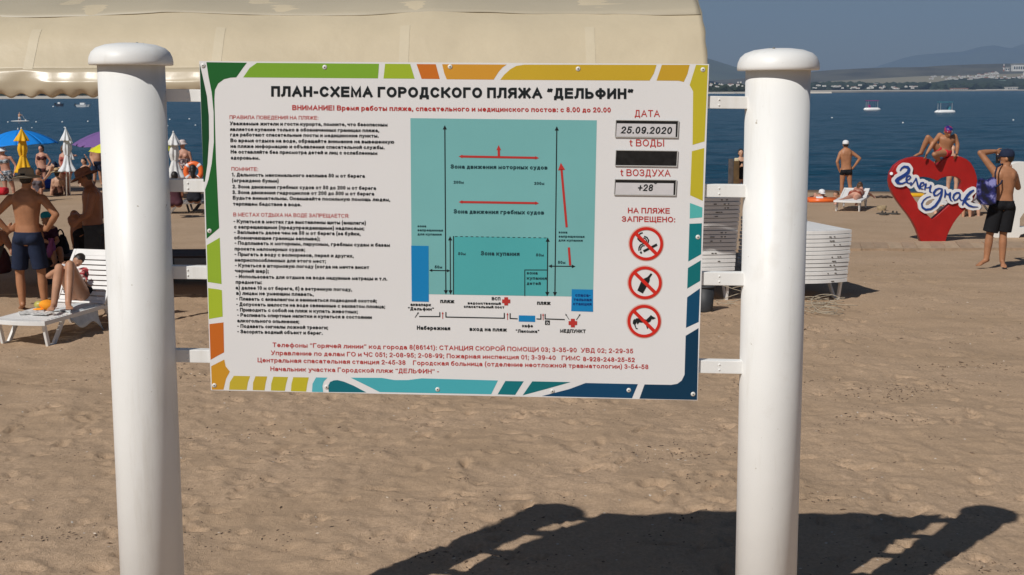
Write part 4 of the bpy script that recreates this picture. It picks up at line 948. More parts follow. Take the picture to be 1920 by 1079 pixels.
        if kind == 'cap':
            bm = bmesh.new(); vs_ = []
            for i in range(13):
                a = R(-62+124*i/12); c0 = Vector((math.sin(a)*.085, math.cos(a)*.100, .036)); c1 = Vector((math.sin(a)*.080, math.cos(a)*.105+.072*math.cos(a)**.5, .022+.012*math.cos(a)))
                vs_.append((bm.verts.new(s.L(*c0)), bm.verts.new(s.L(*c1))))
            for a, b in zip(vs_, vs_[1:]): bm.faces.new((a[0], b[0], b[1], a[1]))
            p = bmobj('visor', bm, m2 or m, h, True); sm = p.modifiers.new('t', 'SOLIDIFY'); sm.thickness = .004
            bm = bmesh.new(); lathe(bm, [(.008, .137), (.008, .143), (.003, .146)], 10, M); bmobj('button', bm, m2 or m, h)
        elif kind in ('bucket', 'straw'):
            bm = bmesh.new(); lathe(bm, [(.0985, .058), (.0975, .074), (.0955, .088)], 28, M, cap=False); bmobj('hat_band', bm, m2 or m, h, True)
        return h
    def eyes(s):
        for sd in (-1, 1):
            bm = bmesh.new(); ell_bm(bm, s.L(sd*.031, .0885, .006), .011*s.k, .007*s.k, .0065*s.k, s.hm, 10); bmobj('eye', bm, M_black, s.o, True)
def cloth(name, c, r=.85, v=.12, sc=14, bump=.002): return mat(name, c, r, v, sc, bump=bump, bscale=30, spec=.2)
CL_NAVY = cloth('navy_cloth', (.018, .026, .055)); CL_BLACK = cloth('black_cloth', (.012, .012, .014)); CL_GREY = cloth('dark_grey_cloth', (.05, .055, .062)); CL_KHAKI = cloth('khaki_cloth', (.38, .33, .25)); CL_BROWN = cloth('brown_cap_cloth', (.28, .13, .09))
CL_RED = cloth('red_swim', (.60, .03, .045)); CL_WHITE = cloth('white_cloth', (.75, .75, .76)); HAIR_D = mat('dark_hair', (.014, .010, .008), .5, .3, 60, bump=.004, bscale=90); HAIR_B = mat('brown_hair', (.09, .045, .022), .55, .3, 60, bump=.004, bscale=90)
def pattern(name, c1, c2, c3, sc=18, rough=.8):
    if name in MATS: return MATS[name]
    m = bpy.data.materials.new(name); m.use_nodes = True; n = m.node_tree; b = n.nodes['Principled BSDF']; b.inputs['Roughness'].default_value = rough
    tc = n.nodes.new('ShaderNodeTexCoord'); k = n.nodes.new('ShaderNodeTexNoise'); k.inputs['Scale'].default_value = sc; k.inputs['Detail'].default_value = 3; n.links.new(tc.outputs['Object'], k.inputs['Vector'])
    r = n.nodes.new('ShaderNodeValToRGB'); n.links.new(k.outputs[0], r.inputs[0]); e = r.color_ramp.elements
    e[0].position = .38; e[0].color = (*c1, 1); e[1].position = .62; e[1].color = (*c3, 1); x = e.new(.5); x.color = (*c2, 1)
    n.links.new(r.outputs[0], b.inputs['Base Color']); MATS[name] = m; return m

# man with the bucket hat, hands on his hips, back to us
p = Person(15.85, dict(head=(49.5, 336), neck=(49, 358), pelvis=(52, 446), ls=(19, 374), rs=(80, 373), le=(-12, 406, -.05), lw=(16, 434, .02), lf=(32, 424, .06), re=(105, 403, -.05), rw=(88, 431, .02), rf=(72, 427, .06),
    lh=(39, 453), rh=(66, 453), lk=(37, 512, .04), la=(42.5, 571), lt=(40, 581, .2), rk=(78, 511, .04), ra=(84, 570, .05), rt=(87, 579, .25)),
    'tanned man in tan bucket hat and navy shorts standing with hands on hips', SK_TAN, 'm', .98, .0085, headup=(0, 0, 1))
p.garment('shorts', CL_NAVY, -.14, .13, .012, .86, .018, .022, vox=.0095); p.hat('bucket', CL_KHAKI, CL_KHAKI); p.hair(HAIR_D, short=True)
bm = bmesh.new(); box(bm, p.L(0, -.118, .066), (.055, .006, .022), p.hm, bev=.004); bmobj('hat_opening', bm, CL_BLACK, p.o)
# man in a brown hat in the shade, side on
p = Person(16.9, dict(head=(160, 334), neck=(170, 352), pelvis=(178, 430), ls=(174, 366, -.17), rs=(184, 366, .17), le=(166, 402, -.24), lw=(149, 413, -.28), re=(190, 405, .2), rw=(176, 428, .26),
    lh=(174, 438, -.09), rh=(180, 438, .09), lk=(174, 500, -.12), la=(178, 556, -.12), lt=(164, 562, -.14), rk=(182, 500, .12), ra=(188, 556, .12), rt=(176, 560, .12)),
    'shaded man in brown brimmed hat and dark shorts looking down beside the post', SK_DARK, 'm', .98, .0095, face=(-1, -.25, -.55), headup=(-.45, 0, 1), belly=.05)
p.garment('shorts', CL_GREY, -.14, .12, .012, .95, .02, .03, vox=.0095); p.hat('bucket', CL_BROWN, CL_BROWN); p.eyes(); p.hair(HAIR_D, short=True)
# stooping child behind him
p = Person(17.4, dict(head=(140, 404, .35), neck=(143, 406, .18), pelvis=(156, 440), ls=(139, 410, .05), rs=(156, 408, .2), le=(136, 436, .1), lw=(138, 458, .12), re=(158, 440, .3), rw=(155, 462, .3),
    lh=(150, 446), rh=(162, 446), lk=(149, 490, .03), la=(149, 534), lt=(146, 540, .15), rk=(161, 490, .03), ra=(162, 534), rt=(163, 540, .15)),
    'stooping bare-backed boy in dark shorts half hidden by the shaded man', SK_DARK, 'm', .78, .011, face=(-.2, .8, -.8))
p.garment('shorts', CL_BLACK, -.14, .16, .016, .95, .02, .02)
# woman reading on the lounger
p = Person(14.75, dict(head=(151, 494, .28), neck=(156, 508, .27), pelvis=(153, 555, -.02), ls=(141, 514, .30), rs=(170, 516, .18), le=(91, 518, -.15), lw=(113, 503, -.22), lf=(122, 500, -.2), re=(177, 548, .1), rw=(152, 538, -.12), rf=(141, 530, -.18),
    lh=(144, 560, .02), rh=(160, 562, -.02), lk=(111, 503, -.45), la=(101, 573, -.85), lt=(94, 583, -1.02), rk=(131, 497, -.42), ra=(128, 571, -.72), rt=(131, 580, -.92)),
    'dark haired woman in red top reading with knees up on the lounger', SK_MED, 'f', .95, .0085, face=(-.5, -1, -.45), headup=(-.1, -.15, 1))
p.garment('top', pattern('red_black_print', (.02, .012, .012), (.45, .02, .03), (.7, .65, .6), 16), .38, .90, .008, straps=True); p.garment('swim_bottom', CL_BLACK, -.15, .10, .008); p.hair(HAIR_D); p.eyes()
# the book she holds
bk = empty('book', at(118, 500, 14.45), 'small open book held before the woman on the lounger', 'book')
for a in (-1, 1):
    bm = bmesh.new(); rot = Matrix.Rotation(R(-25), 3, 'X') @ Matrix.Rotation(R(20*a), 3, 'Z'); box(bm, at(119+a*5.5, 506, 14.5), (.075, .008, .13), rot, bev=.002); bmobj('page_block', bm, CL_WHITE, bk)
# seated person with teal cap behind the bucket hat man
p = Person(18.2, dict(head=(87, 410), neck=(89, 424), pelvis=(97, 478, .1), ls=(80, 432), rs=(99, 430, .08), le=(78, 450, -.18), lw=(92, 455, -.3), re=(108, 452, -.05), rw=(98, 462, -.22),
    lh=(92, 484), rh=(103, 484), lk=(98, 470, -.42), la=(104, 496, -.5), lt=(98, 500, -.62), rk=(112, 468, -.3), ra=(116, 494, -.38), rt=(112, 500, -.5)),
    'child in teal cap sitting in the canopy shade with a pink towel', SK_MED, 'f', .80, .011, face=(-.5, -1, -.3))
p.garment('shirt', cloth('dark_purple_cloth', (.05, .018, .04)), -.1, .92, .02); p.hat('swim', cloth('teal_cloth', (.02, .30, .42), bump=.004))
# towel hanging from her hand
bm = bmesh.new(); g_ = []
for i in range(9):
    row = [bm.verts.new(at(90+k*3+1.6*math.sin(i*.9+k), 447+i*4.5, 17.75+.05*math.sin(k*1.4+i*.4))) for k in range(5)]
    g_.append(row)
for a, b in zip(g_, g_[1:]):
    for k in range(4): bm.faces.new((a[k], a[k+1], b[k+1], b[k]))
t = bmobj('towel', bm, cloth('purple_towel', (.32, .10, .28)), None, True); sm = t.modifiers.new('t', 'SOLIDIFY'); sm.thickness = .01; tag(t, 'purple pink towel hanging beside the child in teal cap', 'towel')
# bags and a seated dark group in the shade
def bag(px0, py0, px1, py1, Y, m, label, name='beach_bag', depth=.3):
    a = at(px0, py1, Y); b = at(px1, py0, Y); c = (a+b)/2; e = empty(name, (c.x, Y, a.z), label, 'bag')
    bm = bmesh.new(); w_ = (b.x-a.x); h_ = (b.z-a.z)
    lathe(bm, [(.40, 0), (.5, .06), (.52, .3), (.47, .65), (.30, .9), (.12, 1.0)], 20, Matrix.Translation((c.x, Y, a.z)) @ Matrix.Diagonal((w_, depth, h_, 1)), fn=lambda an, k: 1+.05*math.sin(3*an+k)+.03*math.sin(7*an))
    bmobj('bag_body', bm, m, e, True)
    bm = bmesh.new(); tube(bm, [Vector((c.x+w_*.3*math.cos(t_), Y-depth*.2, a.z+h_*.82+h_*.35*math.sin(t_))) for t_ in np.linspace(0, math.pi, 10)], .012, 6); bmobj('handle', bm, m, e, True)
    return e
bag(108, 440, 128, 500, 18.3, CL_BLACK, 'big black beach bag on the shaded sand behind the bucket hat man')
bag(-14, 462, 16, 512, 17.4, cloth('maroon_cloth', (.06, .02, .025)), 'dark maroon bag on the shaded sand at the photo edge')
p = Person(16.6, dict(head=(-36, 392), neck=(-34, 412), pelvis=(-22, 470, .1), ls=(-42, 424), rs=(-16, 420), le=(-44, 452, -.1), lw=(-30, 470, -.3), re=(2, 440, -.25), rw=(22, 432, -.35), rf=(30, 425, -.38),
    lh=(-30, 478), rh=(-14, 478), lk=(-18, 440, -.45), la=(-20, 490, -.6), lt=(-26, 498, -.7), rk=(3, 438, -.3), ra=(18, 462, -.35), rt=(26, 480, -.4)),
    'tanned seated person with bare bent leg cut off by the photo edge', SK_DARK, 'm', .95, .011, face=(.5, -1, 0))
p.garment('shorts', CL_GREY, -.14, .1, .012, .6, .02)

# man photographing on the right
p = Person(19.4, dict(head=(1888, 297), neck=(1885, 315), pelvis=(1879, 384), ls=(1869, 328), rs=(1902, 330), le=(1838, 287, .12), lw=(1866, 284, .2), lf=(1877, 289, .22), re=(1909, 352, .22), rw=(1892, 322, .42), rf=(1884, 305, .42),
    lh=(1868, 391), rh=(1890, 391), lk=(1856, 439, .02), la=(1849, 488), lt=(1832, 499, -.06), rk=(1881, 438, .02), ra=(1879, 490), rt=(1883, 502, -.17)),
    'tanned man in navy cap and black shorts taking a photo beside the red heart', SK_TAN, 'm', 1.02, .0095, face=(-1, .55, -.05), headup=(0, 0, 1))
p.garment('shorts', CL_BLACK, -.14, .12, .012, .92, .022, .03); p.hat('cap', CL_NAVY); p.hair(HAIR_D, short=True)
ph = empty('phone', at(1871, 296, 19.62), 'black phone the man in navy cap holds up', 'phone'); bm = bmesh.new(); box(bm, at(1871, 297, 19.62), (.015, .08, .15), Matrix.Rotation(R(20), 3, 'Z'), bev=.004); bmobj('phone_body', bm, M_black, ph)
bm = bmesh.new(); tube(bm, [at(1871, 290, 19.57), at(1871, 290, 19.56)], .008, 8); bmobj('lens', bm, M_rim, ph)
# his beach bag
bg_ = empty('shoulder_bag', at(1851, 386, 19.25), 'blue violet printed beach bag hanging from the photographer shoulder', 'bag')
pts = [(1836, 338), (1843, 335), (1853, 339), (1862, 333), (1869, 334), (1870, 352), (1868, 383), (1855, 386), (1842, 384), (1834, 375), (1834, 352)]
bm = bmesh.new(); slab(bm, [at(x, y, 19.16) for x, y in pts], (0, .10, 0)); bmesh.ops.recalc_face_normals(bm, faces=bm.faces); bmesh.ops.bevel(bm, geom=[e for e in bm.edges if abs((e.verts[0].co-e.verts[1].co).y) < .01], offset=.02, segments=2, affect='EDGES')
bmobj('bag_body', bm, pattern('galaxy_print', (.005, .005, .02), (.018, .02, .15), (.30, .30, .62), 8, .6), bg_)
bm = bmesh.new(); tube(bm, [at(x, y, Y_) for x, y, Y_ in ((1866, 336, 19.18), (1866, 325, 19.18), (1870, 312, 19.24), (1880, 308, 19.38), (1888, 320, 19.5), (1876, 345, 19.22), (1866, 352, 19.15))], .012, 6); bmobj('strap', bm, CL_NAVY, bg_, True)

# man by the water with white cap
p = Person(37.5, dict(head=(1585.6, 272), neck=(1586, 279.5), pelvis=(1586.5, 322), ls=(1576, 287), rs=(1597.5, 286.5), le=(1569.5, 304, -.05), lw=(1573.5, 320), lf=(1577, 325, .05), re=(1612.5, 297.5, -.05), rw=(1600.5, 314), rf=(1595, 319, .05),
    lh=(1580.5, 325), rh=(1592, 325), lk=(1578.5, 346, .02), la=(1578, 368), lt=(1576, 371, .2), rk=(1593.5, 346), ra=(1596, 367), rt=(1599, 370, .2)),
    'man in white cap and black trunks standing by the water with hands on hips', SK_TAN, 'm', 1.0, .015, headup=(0, 0, 1))
p.garment('trunks', CL_BLACK, -.16, .10, .010, .16, .008); p.hat('cap', CL_WHITE); p.hair(HAIR_D, short=True)
# boy on the heart
p = Person(23.98, dict(head=(1777.5, 247.5, -.12), neck=(1776.5, 256, -.05), pelvis=(1770, 284), ls=(1762, 254, -.02), rs=(1790, 256, -.02), le=(1749, 270, -.12), lw=(1738, 288, -.14), lf=(1735, 297, -.16), re=(1795.5, 271, -.05), rw=(1794, 289, -.08), rf=(1790, 297, -.14),
    lh=(1764, 286), rh=(1776, 287), lk=(1740, 258, -.1), la=(1726.5, 288, 0), lt=(1714, 293, -.05), rk=(1752, 290, -.3), ra=(1760, 300, -.12), rt=(1752, 306, -.15)),
    'boy in printed swim cap and red trunks sitting on top of the red heart', SK_TAN, 'm', .86, .0105, face=(.05, -.9, -.75), headup=(0, -.55, 1))
p.garment('trunks', CL_RED, -.16, .14, .010, .28, .012); p.hat('swim', pattern('swimcap_print', (.02, .015, .12), (.03, .02, .20), (.45, .04, .08), 9, .4))
bm = bmesh.new(); tube(bm, [p.L(-.03+.022*math.cos(t_), .085, .055+.022*math.sin(t_)) for t_ in np.linspace(0, 5.2, 12)], .0045, 6); tube(bm, [p.L(.03+.02*math.cos(t_), .085, .055+.02*math.sin(t_)) for t_ in np.linspace(2, 7, 12)], .0045, 6); bmobj('cap_print', bm, CL_WHITE, p.o, True)

# ---- the far group of bathers, left
p = Person(40, dict(head=(4, 284), neck=(6, 292), pelvis=(12, 327), ls=(-4, 297), rs=(20, 296), le=(-8, 312, -.1), lw=(0, 322, -.2), re=(30, 311, .02), rw=(27, 326, -.05), lh=(7, 331), rh=(17, 331), lk=(10, 350), la=(14, 371), lt=(12, 374, -.15), rk=(24, 349, .1), ra=(27, 368, .15), rt=(29, 371, .05)),
    'woman in white hat and patterned shorts standing beside the yellow parasol', SK_PINK, 'f', 1.05, .018, face=(-.3, -1, 0), headup=(0, 0, 1)); p.garment('shorts', pattern('grey_print', (.03, .04, .06), (.25, .3, .35), (.6, .6, .6), 20), -.14, .2, .01, .45, .012); p.garment('bra', pattern('grey_print', 0, 0, 0), .58, .78, .008); p.hat('sun', CL_WHITE)
p = Person(43, dict(head=(77, 279), neck=(77.5, 287), pelvis=(79.5, 318), ls=(70, 291), rs=(87, 291), le=(68, 305, -.05), lw=(72, 316, -.08), re=(95, 302, .02), rw=(88, 314, -.02), lh=(75, 321), rh=(84, 321), lk=(76, 336), la=(77, 351), lt=(76, 353, -.15), rk=(85, 336), ra=(87, 351), rt=(88, 353, -.15)),
    'woman in brown bikini standing with hand on hip before the water', SK_PINK, 'f', 1.0, .018, face=(-.3, -1, 0)); p.garment('bikini_bottom', cloth('brown_swim', (.10, .03, .03)), -.15, .08, .01); p.garment('bikini_top', cloth('brown_swim', (.1, .03, .03)), .58, .76, .008); p.hair(HAIR_D)
p = Person(40.5, dict(head=(92, 318, -.1), neck=(96, 311, -.05), pelvis=(113, 314, .1), ls=(96, 313, -.15), rs=(97, 311, .15), le=(92, 325, -.15), lw=(85, 334, -.15), re=(95, 325, .15), rw=(88, 333, .12), lh=(113, 317, 0), rh=(114, 317, .2), lk=(111, 338, 0), la=(113, 358, 0), lt=(109, 361), rk=(116, 338, .2), ra=(117, 358, .2), rt=(113, 360, .2)),
    'woman in navy swimsuit bending over a blue mat', SK_FAIR, 'f', .95, .018, face=(-.6, -.5, -1)); p.garment('swimsuit', CL_NAVY, -.15, .8, .009); p.hair(HAIR_D)
p = Person(38.9, dict(head=(107, 324), neck=(107, 334), pelvis=(108, 362), ls=(99, 338), rs=(117, 338), le=(97, 351, .05), lw=(95, 366, .05), re=(122, 350, .15), rw=(124, 362, .2), lh=(103, 364), rh=(113, 364), lk=(102, 352, .45), la=(101, 365, .75), lt=(101, 366, .9), rk=(114, 352, .45), ra=(114, 365, .75), rt=(114, 366, .9)),
    'woman in straw hat and brown swimsuit sitting on the sand facing the sea', SK_FAIR, 'f', .98, .016, headup=(0, 0, 1)); p.garment('swimsuit', cloth('brown_suit', (.16, .07, .045)), -.15, .45, .009, straps=True); p.hat('straw', cloth('straw', (.42, .30, .16), bump=.004), cloth('straw_band', (.2, .09, .04))); p.hair(HAIR_D)
p = Person(39.2, dict(head=(120, 280), neck=(120, 288), pelvis=(125, 322), ls=(114, 292), rs=(128, 293), le=(112, 305), lw=(116, 316), re=(138, 292, -.1), rw=(142, 292, -.3), lh=(121, 325), rh=(129, 325), lk=(122, 346), la=(124, 366), lt=(122, 369, -.1), rk=(128, 346, .1), ra=(129, 364, .12), rt=(131, 367, 0)),
    'sunburnt person standing right behind the folded white parasol', SK_PINK, 'f', 1.0, .018, face=(1, -.3, 0)); p.garment('swimsuit', cloth('coral_swim', (.45, .12, .10)), -.15, .8, .009); p.hair(HAIR_B)
p = Person(41.5, dict(head=(157, 303), neck=(159, 311), pelvis=(162, 338), ls=(153, 315), rs=(166, 315), le=(150, 327), lw=(156, 333, -.2), re=(170, 308, -.1), rw=(163, 297, -.15), lh=(158, 341), rh=(166, 341), lk=(154, 331, -.45), la=(152, 347, -.6), lt=(150, 350, -.7), rk=(164, 331, -.45), ra=(164, 347, -.6), rt=(163, 350, -.7)),
    'dark haired woman sitting near the water, hand raised to her head', SK_FAIR, 'f', .95, .018, face=(-.5, -1, 0)); p.garment('swimsuit', CL_RED, -.15, .8, .009); p.hair(HAIR_D)
p = Person(43, dict(head=(181, 266), neck=(181.5, 275), pelvis=(183, 306), ls=(173, 280), rs=(192, 280), le=(170, 294), lw=(174, 305, -.15), re=(196, 294), rw=(192, 305, -.15), lh=(178, 310), rh=(188, 310), lk=(178, 328), la=(177, 345), lt=(176, 349, -.2), rk=(188, 328), ra=(191, 345), rt=(193, 349, -.2)),
    'man in navy shorts standing under the lime yellow parasol', SK_MED, 'm', 1.02, .018, face=(-.2, -1, 0), belly=.05); p.garment('shorts', CL_NAVY, -.14, .12, .012, .6, .02); p.hair(HAIR_D, short=True)
p = Person(36.5, dict(head=(72, 323), neck=(71, 334), pelvis=(69, 364), ls=(62, 339), rs=(80, 339), le=(60, 353), lw=(66, 360, -.2), re=(83, 353), rw=(77, 360, -.2), lh=(64, 367), rh=(74, 367), lk=(60, 358, -.4), la=(60, 374, -.5), lt=(59, 377, -.6), rk=(77, 356, -.4), ra=(78, 373, -.5), rt=(78, 376, -.6)),
    'dark haired person sitting on the sand right of the tan bucket hat', SK_DARK, 'f', .95, .016, face=(-.2, -1, 0)); p.garment('swimsuit', cloth('grey_swim', (.12, .10, .11)), -.15, .85, .01); p.hair(HAIR_D)
# between the left post and the board
p = Person(40, dict(head=(342, 271), neck=(344, 281), pelvis=(346, 318), ls=(334, 286), rs=(355, 287), le=(331, 303), lw=(338, 312, -.15), re=(359, 303), rw=(352, 312, -.15), lh=(341, 322), rh=(351, 322), lk=(340, 342), la=(340, 361), lt=(339, 364, -.2), rk=(352, 342), ra=(353, 361), rt=(354, 364, -.2)),
    'woman in white sun hat and patterned wrap standing beside the orange ring', SK_PINK, 'f', 1.05, .018, face=(-.6, -1, 0), headup=(0, 0, 1)); p.garment('wrap', pattern('wrap_print', (.03, .025, .03), (.22, .12, .12), (.55, .5, .5), 18), -.14, .55, .02, skirt=(.45, .25)); p.hat('sun', cloth('pale_pink_cloth', (.68, .58, .56)))
p = Person(30, dict(head=(327.5, 331), neck=(328, 343), pelvis=(329, 380), ls=(317, 349), rs=(339, 349), le=(314, 366), lw=(320, 376, .25), re=(342, 366), rw=(337, 376, .25), lh=(323, 383), rh=(335, 383), lk=(322, 372, .45), la=(322, 385, .7), lt=(322, 386, .8), rk=(336, 372, .45), ra=(336, 385, .7), rt=(336, 386, .8)),
    'black haired person seated in front of the folded white parasol', SK_DARK, 'f', .95, .014, face=(0, 1, 0)); p.garment('top', cloth('plum_cloth', (.08, .03, .04)), -.1, .9, .015); p.hair(HAIR_D)
p = Person(31, dict(head=(362, 318), neck=(363, 331), pelvis=(364, 372), ls=(352, 338), rs=(376, 338), le=(349, 354), lw=(355, 364, .2), re=(380, 354), rw=(374, 364, .2), lh=(358, 375), rh=(370, 375), lk=(357, 364, .45), la=(357, 378, .7), lt=(357, 380, .8), rk=(371, 364, .45), ra=(371, 378, .7), rt=(371, 380, .8)),
    'black haired person seated before the orange swim ring', SK_DARK, 'f', .95, .014, face=(0, 1, 0)); p.garment('top', cloth('black_top', (.02, .02, .025)), -.1, .9, .015); p.hair(HAIR_D, long=.12)
# woman by the brown post
p = Person(38, dict(head=(1389, 287), neck=(1389.5, 296), pelvis=(1390, 331), ls=(1379, 300), rs=(1399, 301), le=(1382, 315, -.1), lw=(1389, 312, -.25), re=(1402, 316), rw=(1398, 328), lh=(1385, 334), rh=(1395, 334), lk=(1384, 352), la=(1384, 371), lt=(1383, 374, -.2), rk=(1396, 352), ra=(1397, 371), rt=(1398, 374, -.2)),
    'woman in black swimsuit half hidden by the right white post', SK_FAIR, 'f', .98, .016, face=(.1, -1, 0)); p.garment('swimsuit', CL_BLACK, -.15, .82, .009, straps=True); p.hair(HAIR_D)
# sunbathers by the water
p = Person(36.2, dict(head=(1541, 364), neck=(1538, 370), pelvis=(1520, 377, .6), ls=(1532, 370), rs=(1548, 371), le=(1527, 379, -.1), lw=(1535, 381, -.3), re=(1552, 379, -.1), rw=(1545, 381, -.3), lh=(1518, 378, .6), rh=(1524, 377, .8), lk=(1508, 378, .9), la=(1498, 379, 1.2), rk=(1512, 376, 1.0), ra=(1502, 376, 1.3)),
    'woman in white cap lying propped on elbows over the orange mat', SK_PINK, 'f', .98, .015, face=(.15, -1, -.25), headup=(0, -.1, 1)); p.garment('swimsuit', cloth('brown_swim2', (.15, .05, .04)), -.15, .8, .009); p.hat('cap', CL_WHITE); p.hair(HAIR_B)
p = Person(36.8, dict(head=(1568, 366), neck=(1572, 371), pelvis=(1596, 376, .5), ls=(1566, 372, -.05), rs=(1577, 369, .1), le=(1562, 379, -.2), lw=(1554, 378, -.3), re=(1580, 378, -.1), rw=(1570, 380, -.25), lh=(1596, 378, .4), rh=(1598, 375, .6), lk=(1610, 378, .6), la=(1622, 379, .8), rk=(1612, 376, .8), ra=(1624, 377, 1.0)),
    'brown haired woman lying on her front beside the white capped one', SK_MED, 'f', .96, .015, face=(-.8, -.6, -.3), headup=(-.2, 0, 1)); p.garment('swimsuit', CL_RED, -.15, .75, .009); p.hair(HAIR_B, long=.06)

# ------------------------------------------------------------------ red heart with the town's name
HY = 23.9
def hp(X_, Y_): return (1650+X_/5.681, 280+Y_/5.679)
def hw(x, y): return at(x, y, HY)
outer = [(603, 180), (650, 130), (700, 98), (745, 84), (800, 78), (860, 84), (920, 110), (965, 150), (1000, 210), (1025, 285), (1036, 360), (1032, 430), (1010, 500), (975, 560), (930, 615), (870, 672), (815, 735), (775, 795), (740, 860), (712, 920), (694, 985), (640, 990), (560, 994), (480, 990), (438, 984), (420, 920), (395, 855), (355, 775), (305, 700), (245, 625), (190, 550), (145, 478), (114, 400), (104, 330), (118, 250), (160, 180), (225, 130), (300, 100), (370, 86), (450, 88), (520, 108), (570, 140)]
inner = [(612, 332), (650, 305), (700, 290), (760, 284), (815, 292), (855, 315), (872, 350), (868, 395), (850, 450), (810, 515), (750, 585), (690, 640), (620, 700), (558, 756), (500, 700), (430, 620), (370, 545), (325, 475), (306, 410), (315, 355), (350, 315), (400, 296), (460, 292), (520, 300), (570, 315)]
M_red = mat('red_paint', (.37, .013, .011), .42, .10, 4, bump=.0015, bscale=20, spec=.35)
ht = empty('heart_sculpture', gat(1748, 453), 'red heart sculpture with white and blue script lettering standing on the sand', 'sculpture')
curveshape('heart_frame', [[hp(*q) for q in outer], [hp(*q) for q in inner]], hw, .15, .006, M_red, ht)
STR = [ # pen strokes of the script with half-widths
 [((205, 225), 6), ((222, 200), 9), ((250, 184), 12), ((285, 190), 15), ((300, 212), 15), ((290, 245), 17), ((258, 272), 18), ((222, 294), 18), ((188, 314), 20), ((168, 334), 20), ((178, 354), 17), ((202, 364), 12), ((228, 364), 9), ((255, 352), 7), ((280, 338), 6)],
 [((270, 335), 6), ((300, 318), 6), ((318, 296), 7), ((305, 280), 7), ((282, 290), 8), ((268, 318), 9), ((275, 350), 9), ((300, 362), 7), ((325, 352), 5)],
 [((318, 380), 9), ((340, 362), 5), ((362, 330), 6), ((375, 308), 8), ((385, 350), 10), ((395, 392), 10), ((408, 418), 7)],
 [((408, 398), 5), ((440, 392), 5), ((462, 370), 7), ((452, 352), 7), ((428, 358), 9), ((414, 388), 9), ((424, 418), 8), ((450, 422), 5)],
 [((480, 368), 9), ((472, 400), 9), ((466, 428), 7)], [((470, 408), 5), ((500, 408), 5), ((520, 400), 6)], [((532, 384), 9), ((522, 420), 10), ((520, 450), 8), ((540, 458), 5)],
 [((645, 420), 8), ((618, 415), 8), ((585, 430), 11), ((562, 462), 12), ((568, 490), 10), ((598, 488), 7), ((630, 462), 6), ((652, 428), 8)],
 [((652, 425), 9), ((645, 480), 11), ((622, 540), 13), ((580, 600), 13), ((530, 635), 11), ((478, 642), 12), ((442, 618), 11), ((434, 580), 9), ((455, 540), 7), ((490, 512), 6), ((528, 500), 5)],
 [((682, 430), 7), ((688, 465), 12), ((678, 510), 7)], [((690, 470), 9), ((715, 482), 8), ((735, 468), 9)], [((738, 462), 9), ((732, 505), 12), ((742, 540), 8), ((760, 552), 4)],
 [((832, 462), 9), ((805, 462), 9), ((778, 482), 10), ((768, 515), 10), ((782, 542), 8), ((808, 535), 6), ((832, 505), 6), ((842, 478), 8)], [((842, 478), 9), ((838, 520), 10), ((852, 542), 7), ((872, 540), 4)],
 [((985, 436), 9), ((955, 455), 14), ((922, 490), 15), ((890, 535), 13), ((868, 588), 8)], [((945, 525), 5), ((915, 532), 7), ((895, 545), 8)], [((893, 535), 9), ((905, 570), 12), ((935, 598), 12), ((980, 612), 9), ((1035, 612), 3)]]
def sdf_strokes(xx, yy, grow):
    d = np.full(xx.shape, 1e9)
    for st in STR:
        for (a, ra), (b, rb) in zip(st, st[1:]):
            ax, ay = a; bx, by = b; L2 = (bx-ax)**2+(by-ay)**2
            t = np.clip(((xx-ax)*(bx-ax)+(yy-ay)*(by-ay))/L2, 0, 1)
            d = np.minimum(d, np.hypot(xx-ax-t*(bx-ax), yy-ay-t*(by-ay))-(ra+t*(rb-ra))-grow)
    return d
def marching(fn, x0, x1, y0, y1, st):
    gx = np.arange(x0, x1+st, st); gy = np.arange(y0, y1+st, st); XX_, YY_ = np.meshgrid(gx, gy); D = fn(XX_, YY_)
    vid = {}; V_ = []; F_ = []
    def vert(key, p):
        if key not in vid: vid[key] = len(V_); V_.append(p)
        return vid[key]
    for i in range(len(gy)-1):
        for j in range(len(gx)-1):
            c = [(i, j), (i, j+1), (i+1, j+1), (i+1, j)]; dv = [D[q] for q in c]
            if min(dv) > 0: continue
            poly = []
            for k in range(4):
                a, b = c[k], c[(k+1) % 4]; da, db = dv[k], dv[(k+1) % 4]
                if da <= 0: poly.append(vert(a, (gx[a[1]], gy[a[0]])))
                if (da <= 0) != (db <= 0):
                    t = da/(da-db); key = tuple(sorted((a, b))); poly.append(vert(('e',)+key, (gx[a[1]]+(gx[b[1]]-gx[a[1]])*t, gy[a[0]]+(gy[b[0]]-gy[a[0]])*t)))
            if len(poly) > 2: F_.append(poly)
    return V_, F_
def extrude2d(name, V_, F_, tofn, Y0, Y1, m, parent):
    n = len(V_); vs = [tofn(*p, Y0) for p in V_]+[tofn(*p, Y1) for p in V_]; fs = [f for f in F_]+[[q+n for q in f[::-1]] for f in F_]
    cnt = {}
    for f in F_:
        for a, b in zip(f, f[1:]+f[:1]): cnt[(a, b)] = 1
    for (a, b) in list(cnt):
        if (b, a) not in cnt: fs.append([b, a, a+n, b+n])
    me = bpy.data.meshes.new(name); me.from_pydata([tuple(v) for v in vs], [], fs); me.update()
    bm = bmesh.new(); bm.from_mesh(me); bmesh.ops.recalc_face_normals(bm, faces=bm.faces); bm.to_mesh(me); bm.free()
    return link(name, me, m, parent)
def tofn(x, y, Y_): 
    p0 = at(*hp(x, y), HY); return Vector((p0.x, Y_, p0.z))
V_, F_ = marching(lambda a, b: sdf_strokes(a, b, 29), 70, 1110, 110, 710, 9)
bd = extrude2d('lettering_board', V_, F_, tofn, HY-.045, HY-.004, mat('white_plastic', (.78, .78, .78), .35, .03, 5), ht)
V_, F_ = marching(lambda a, b: sdf_strokes(a, b, -.8), 100, 1080, 140, 690, 4.5)
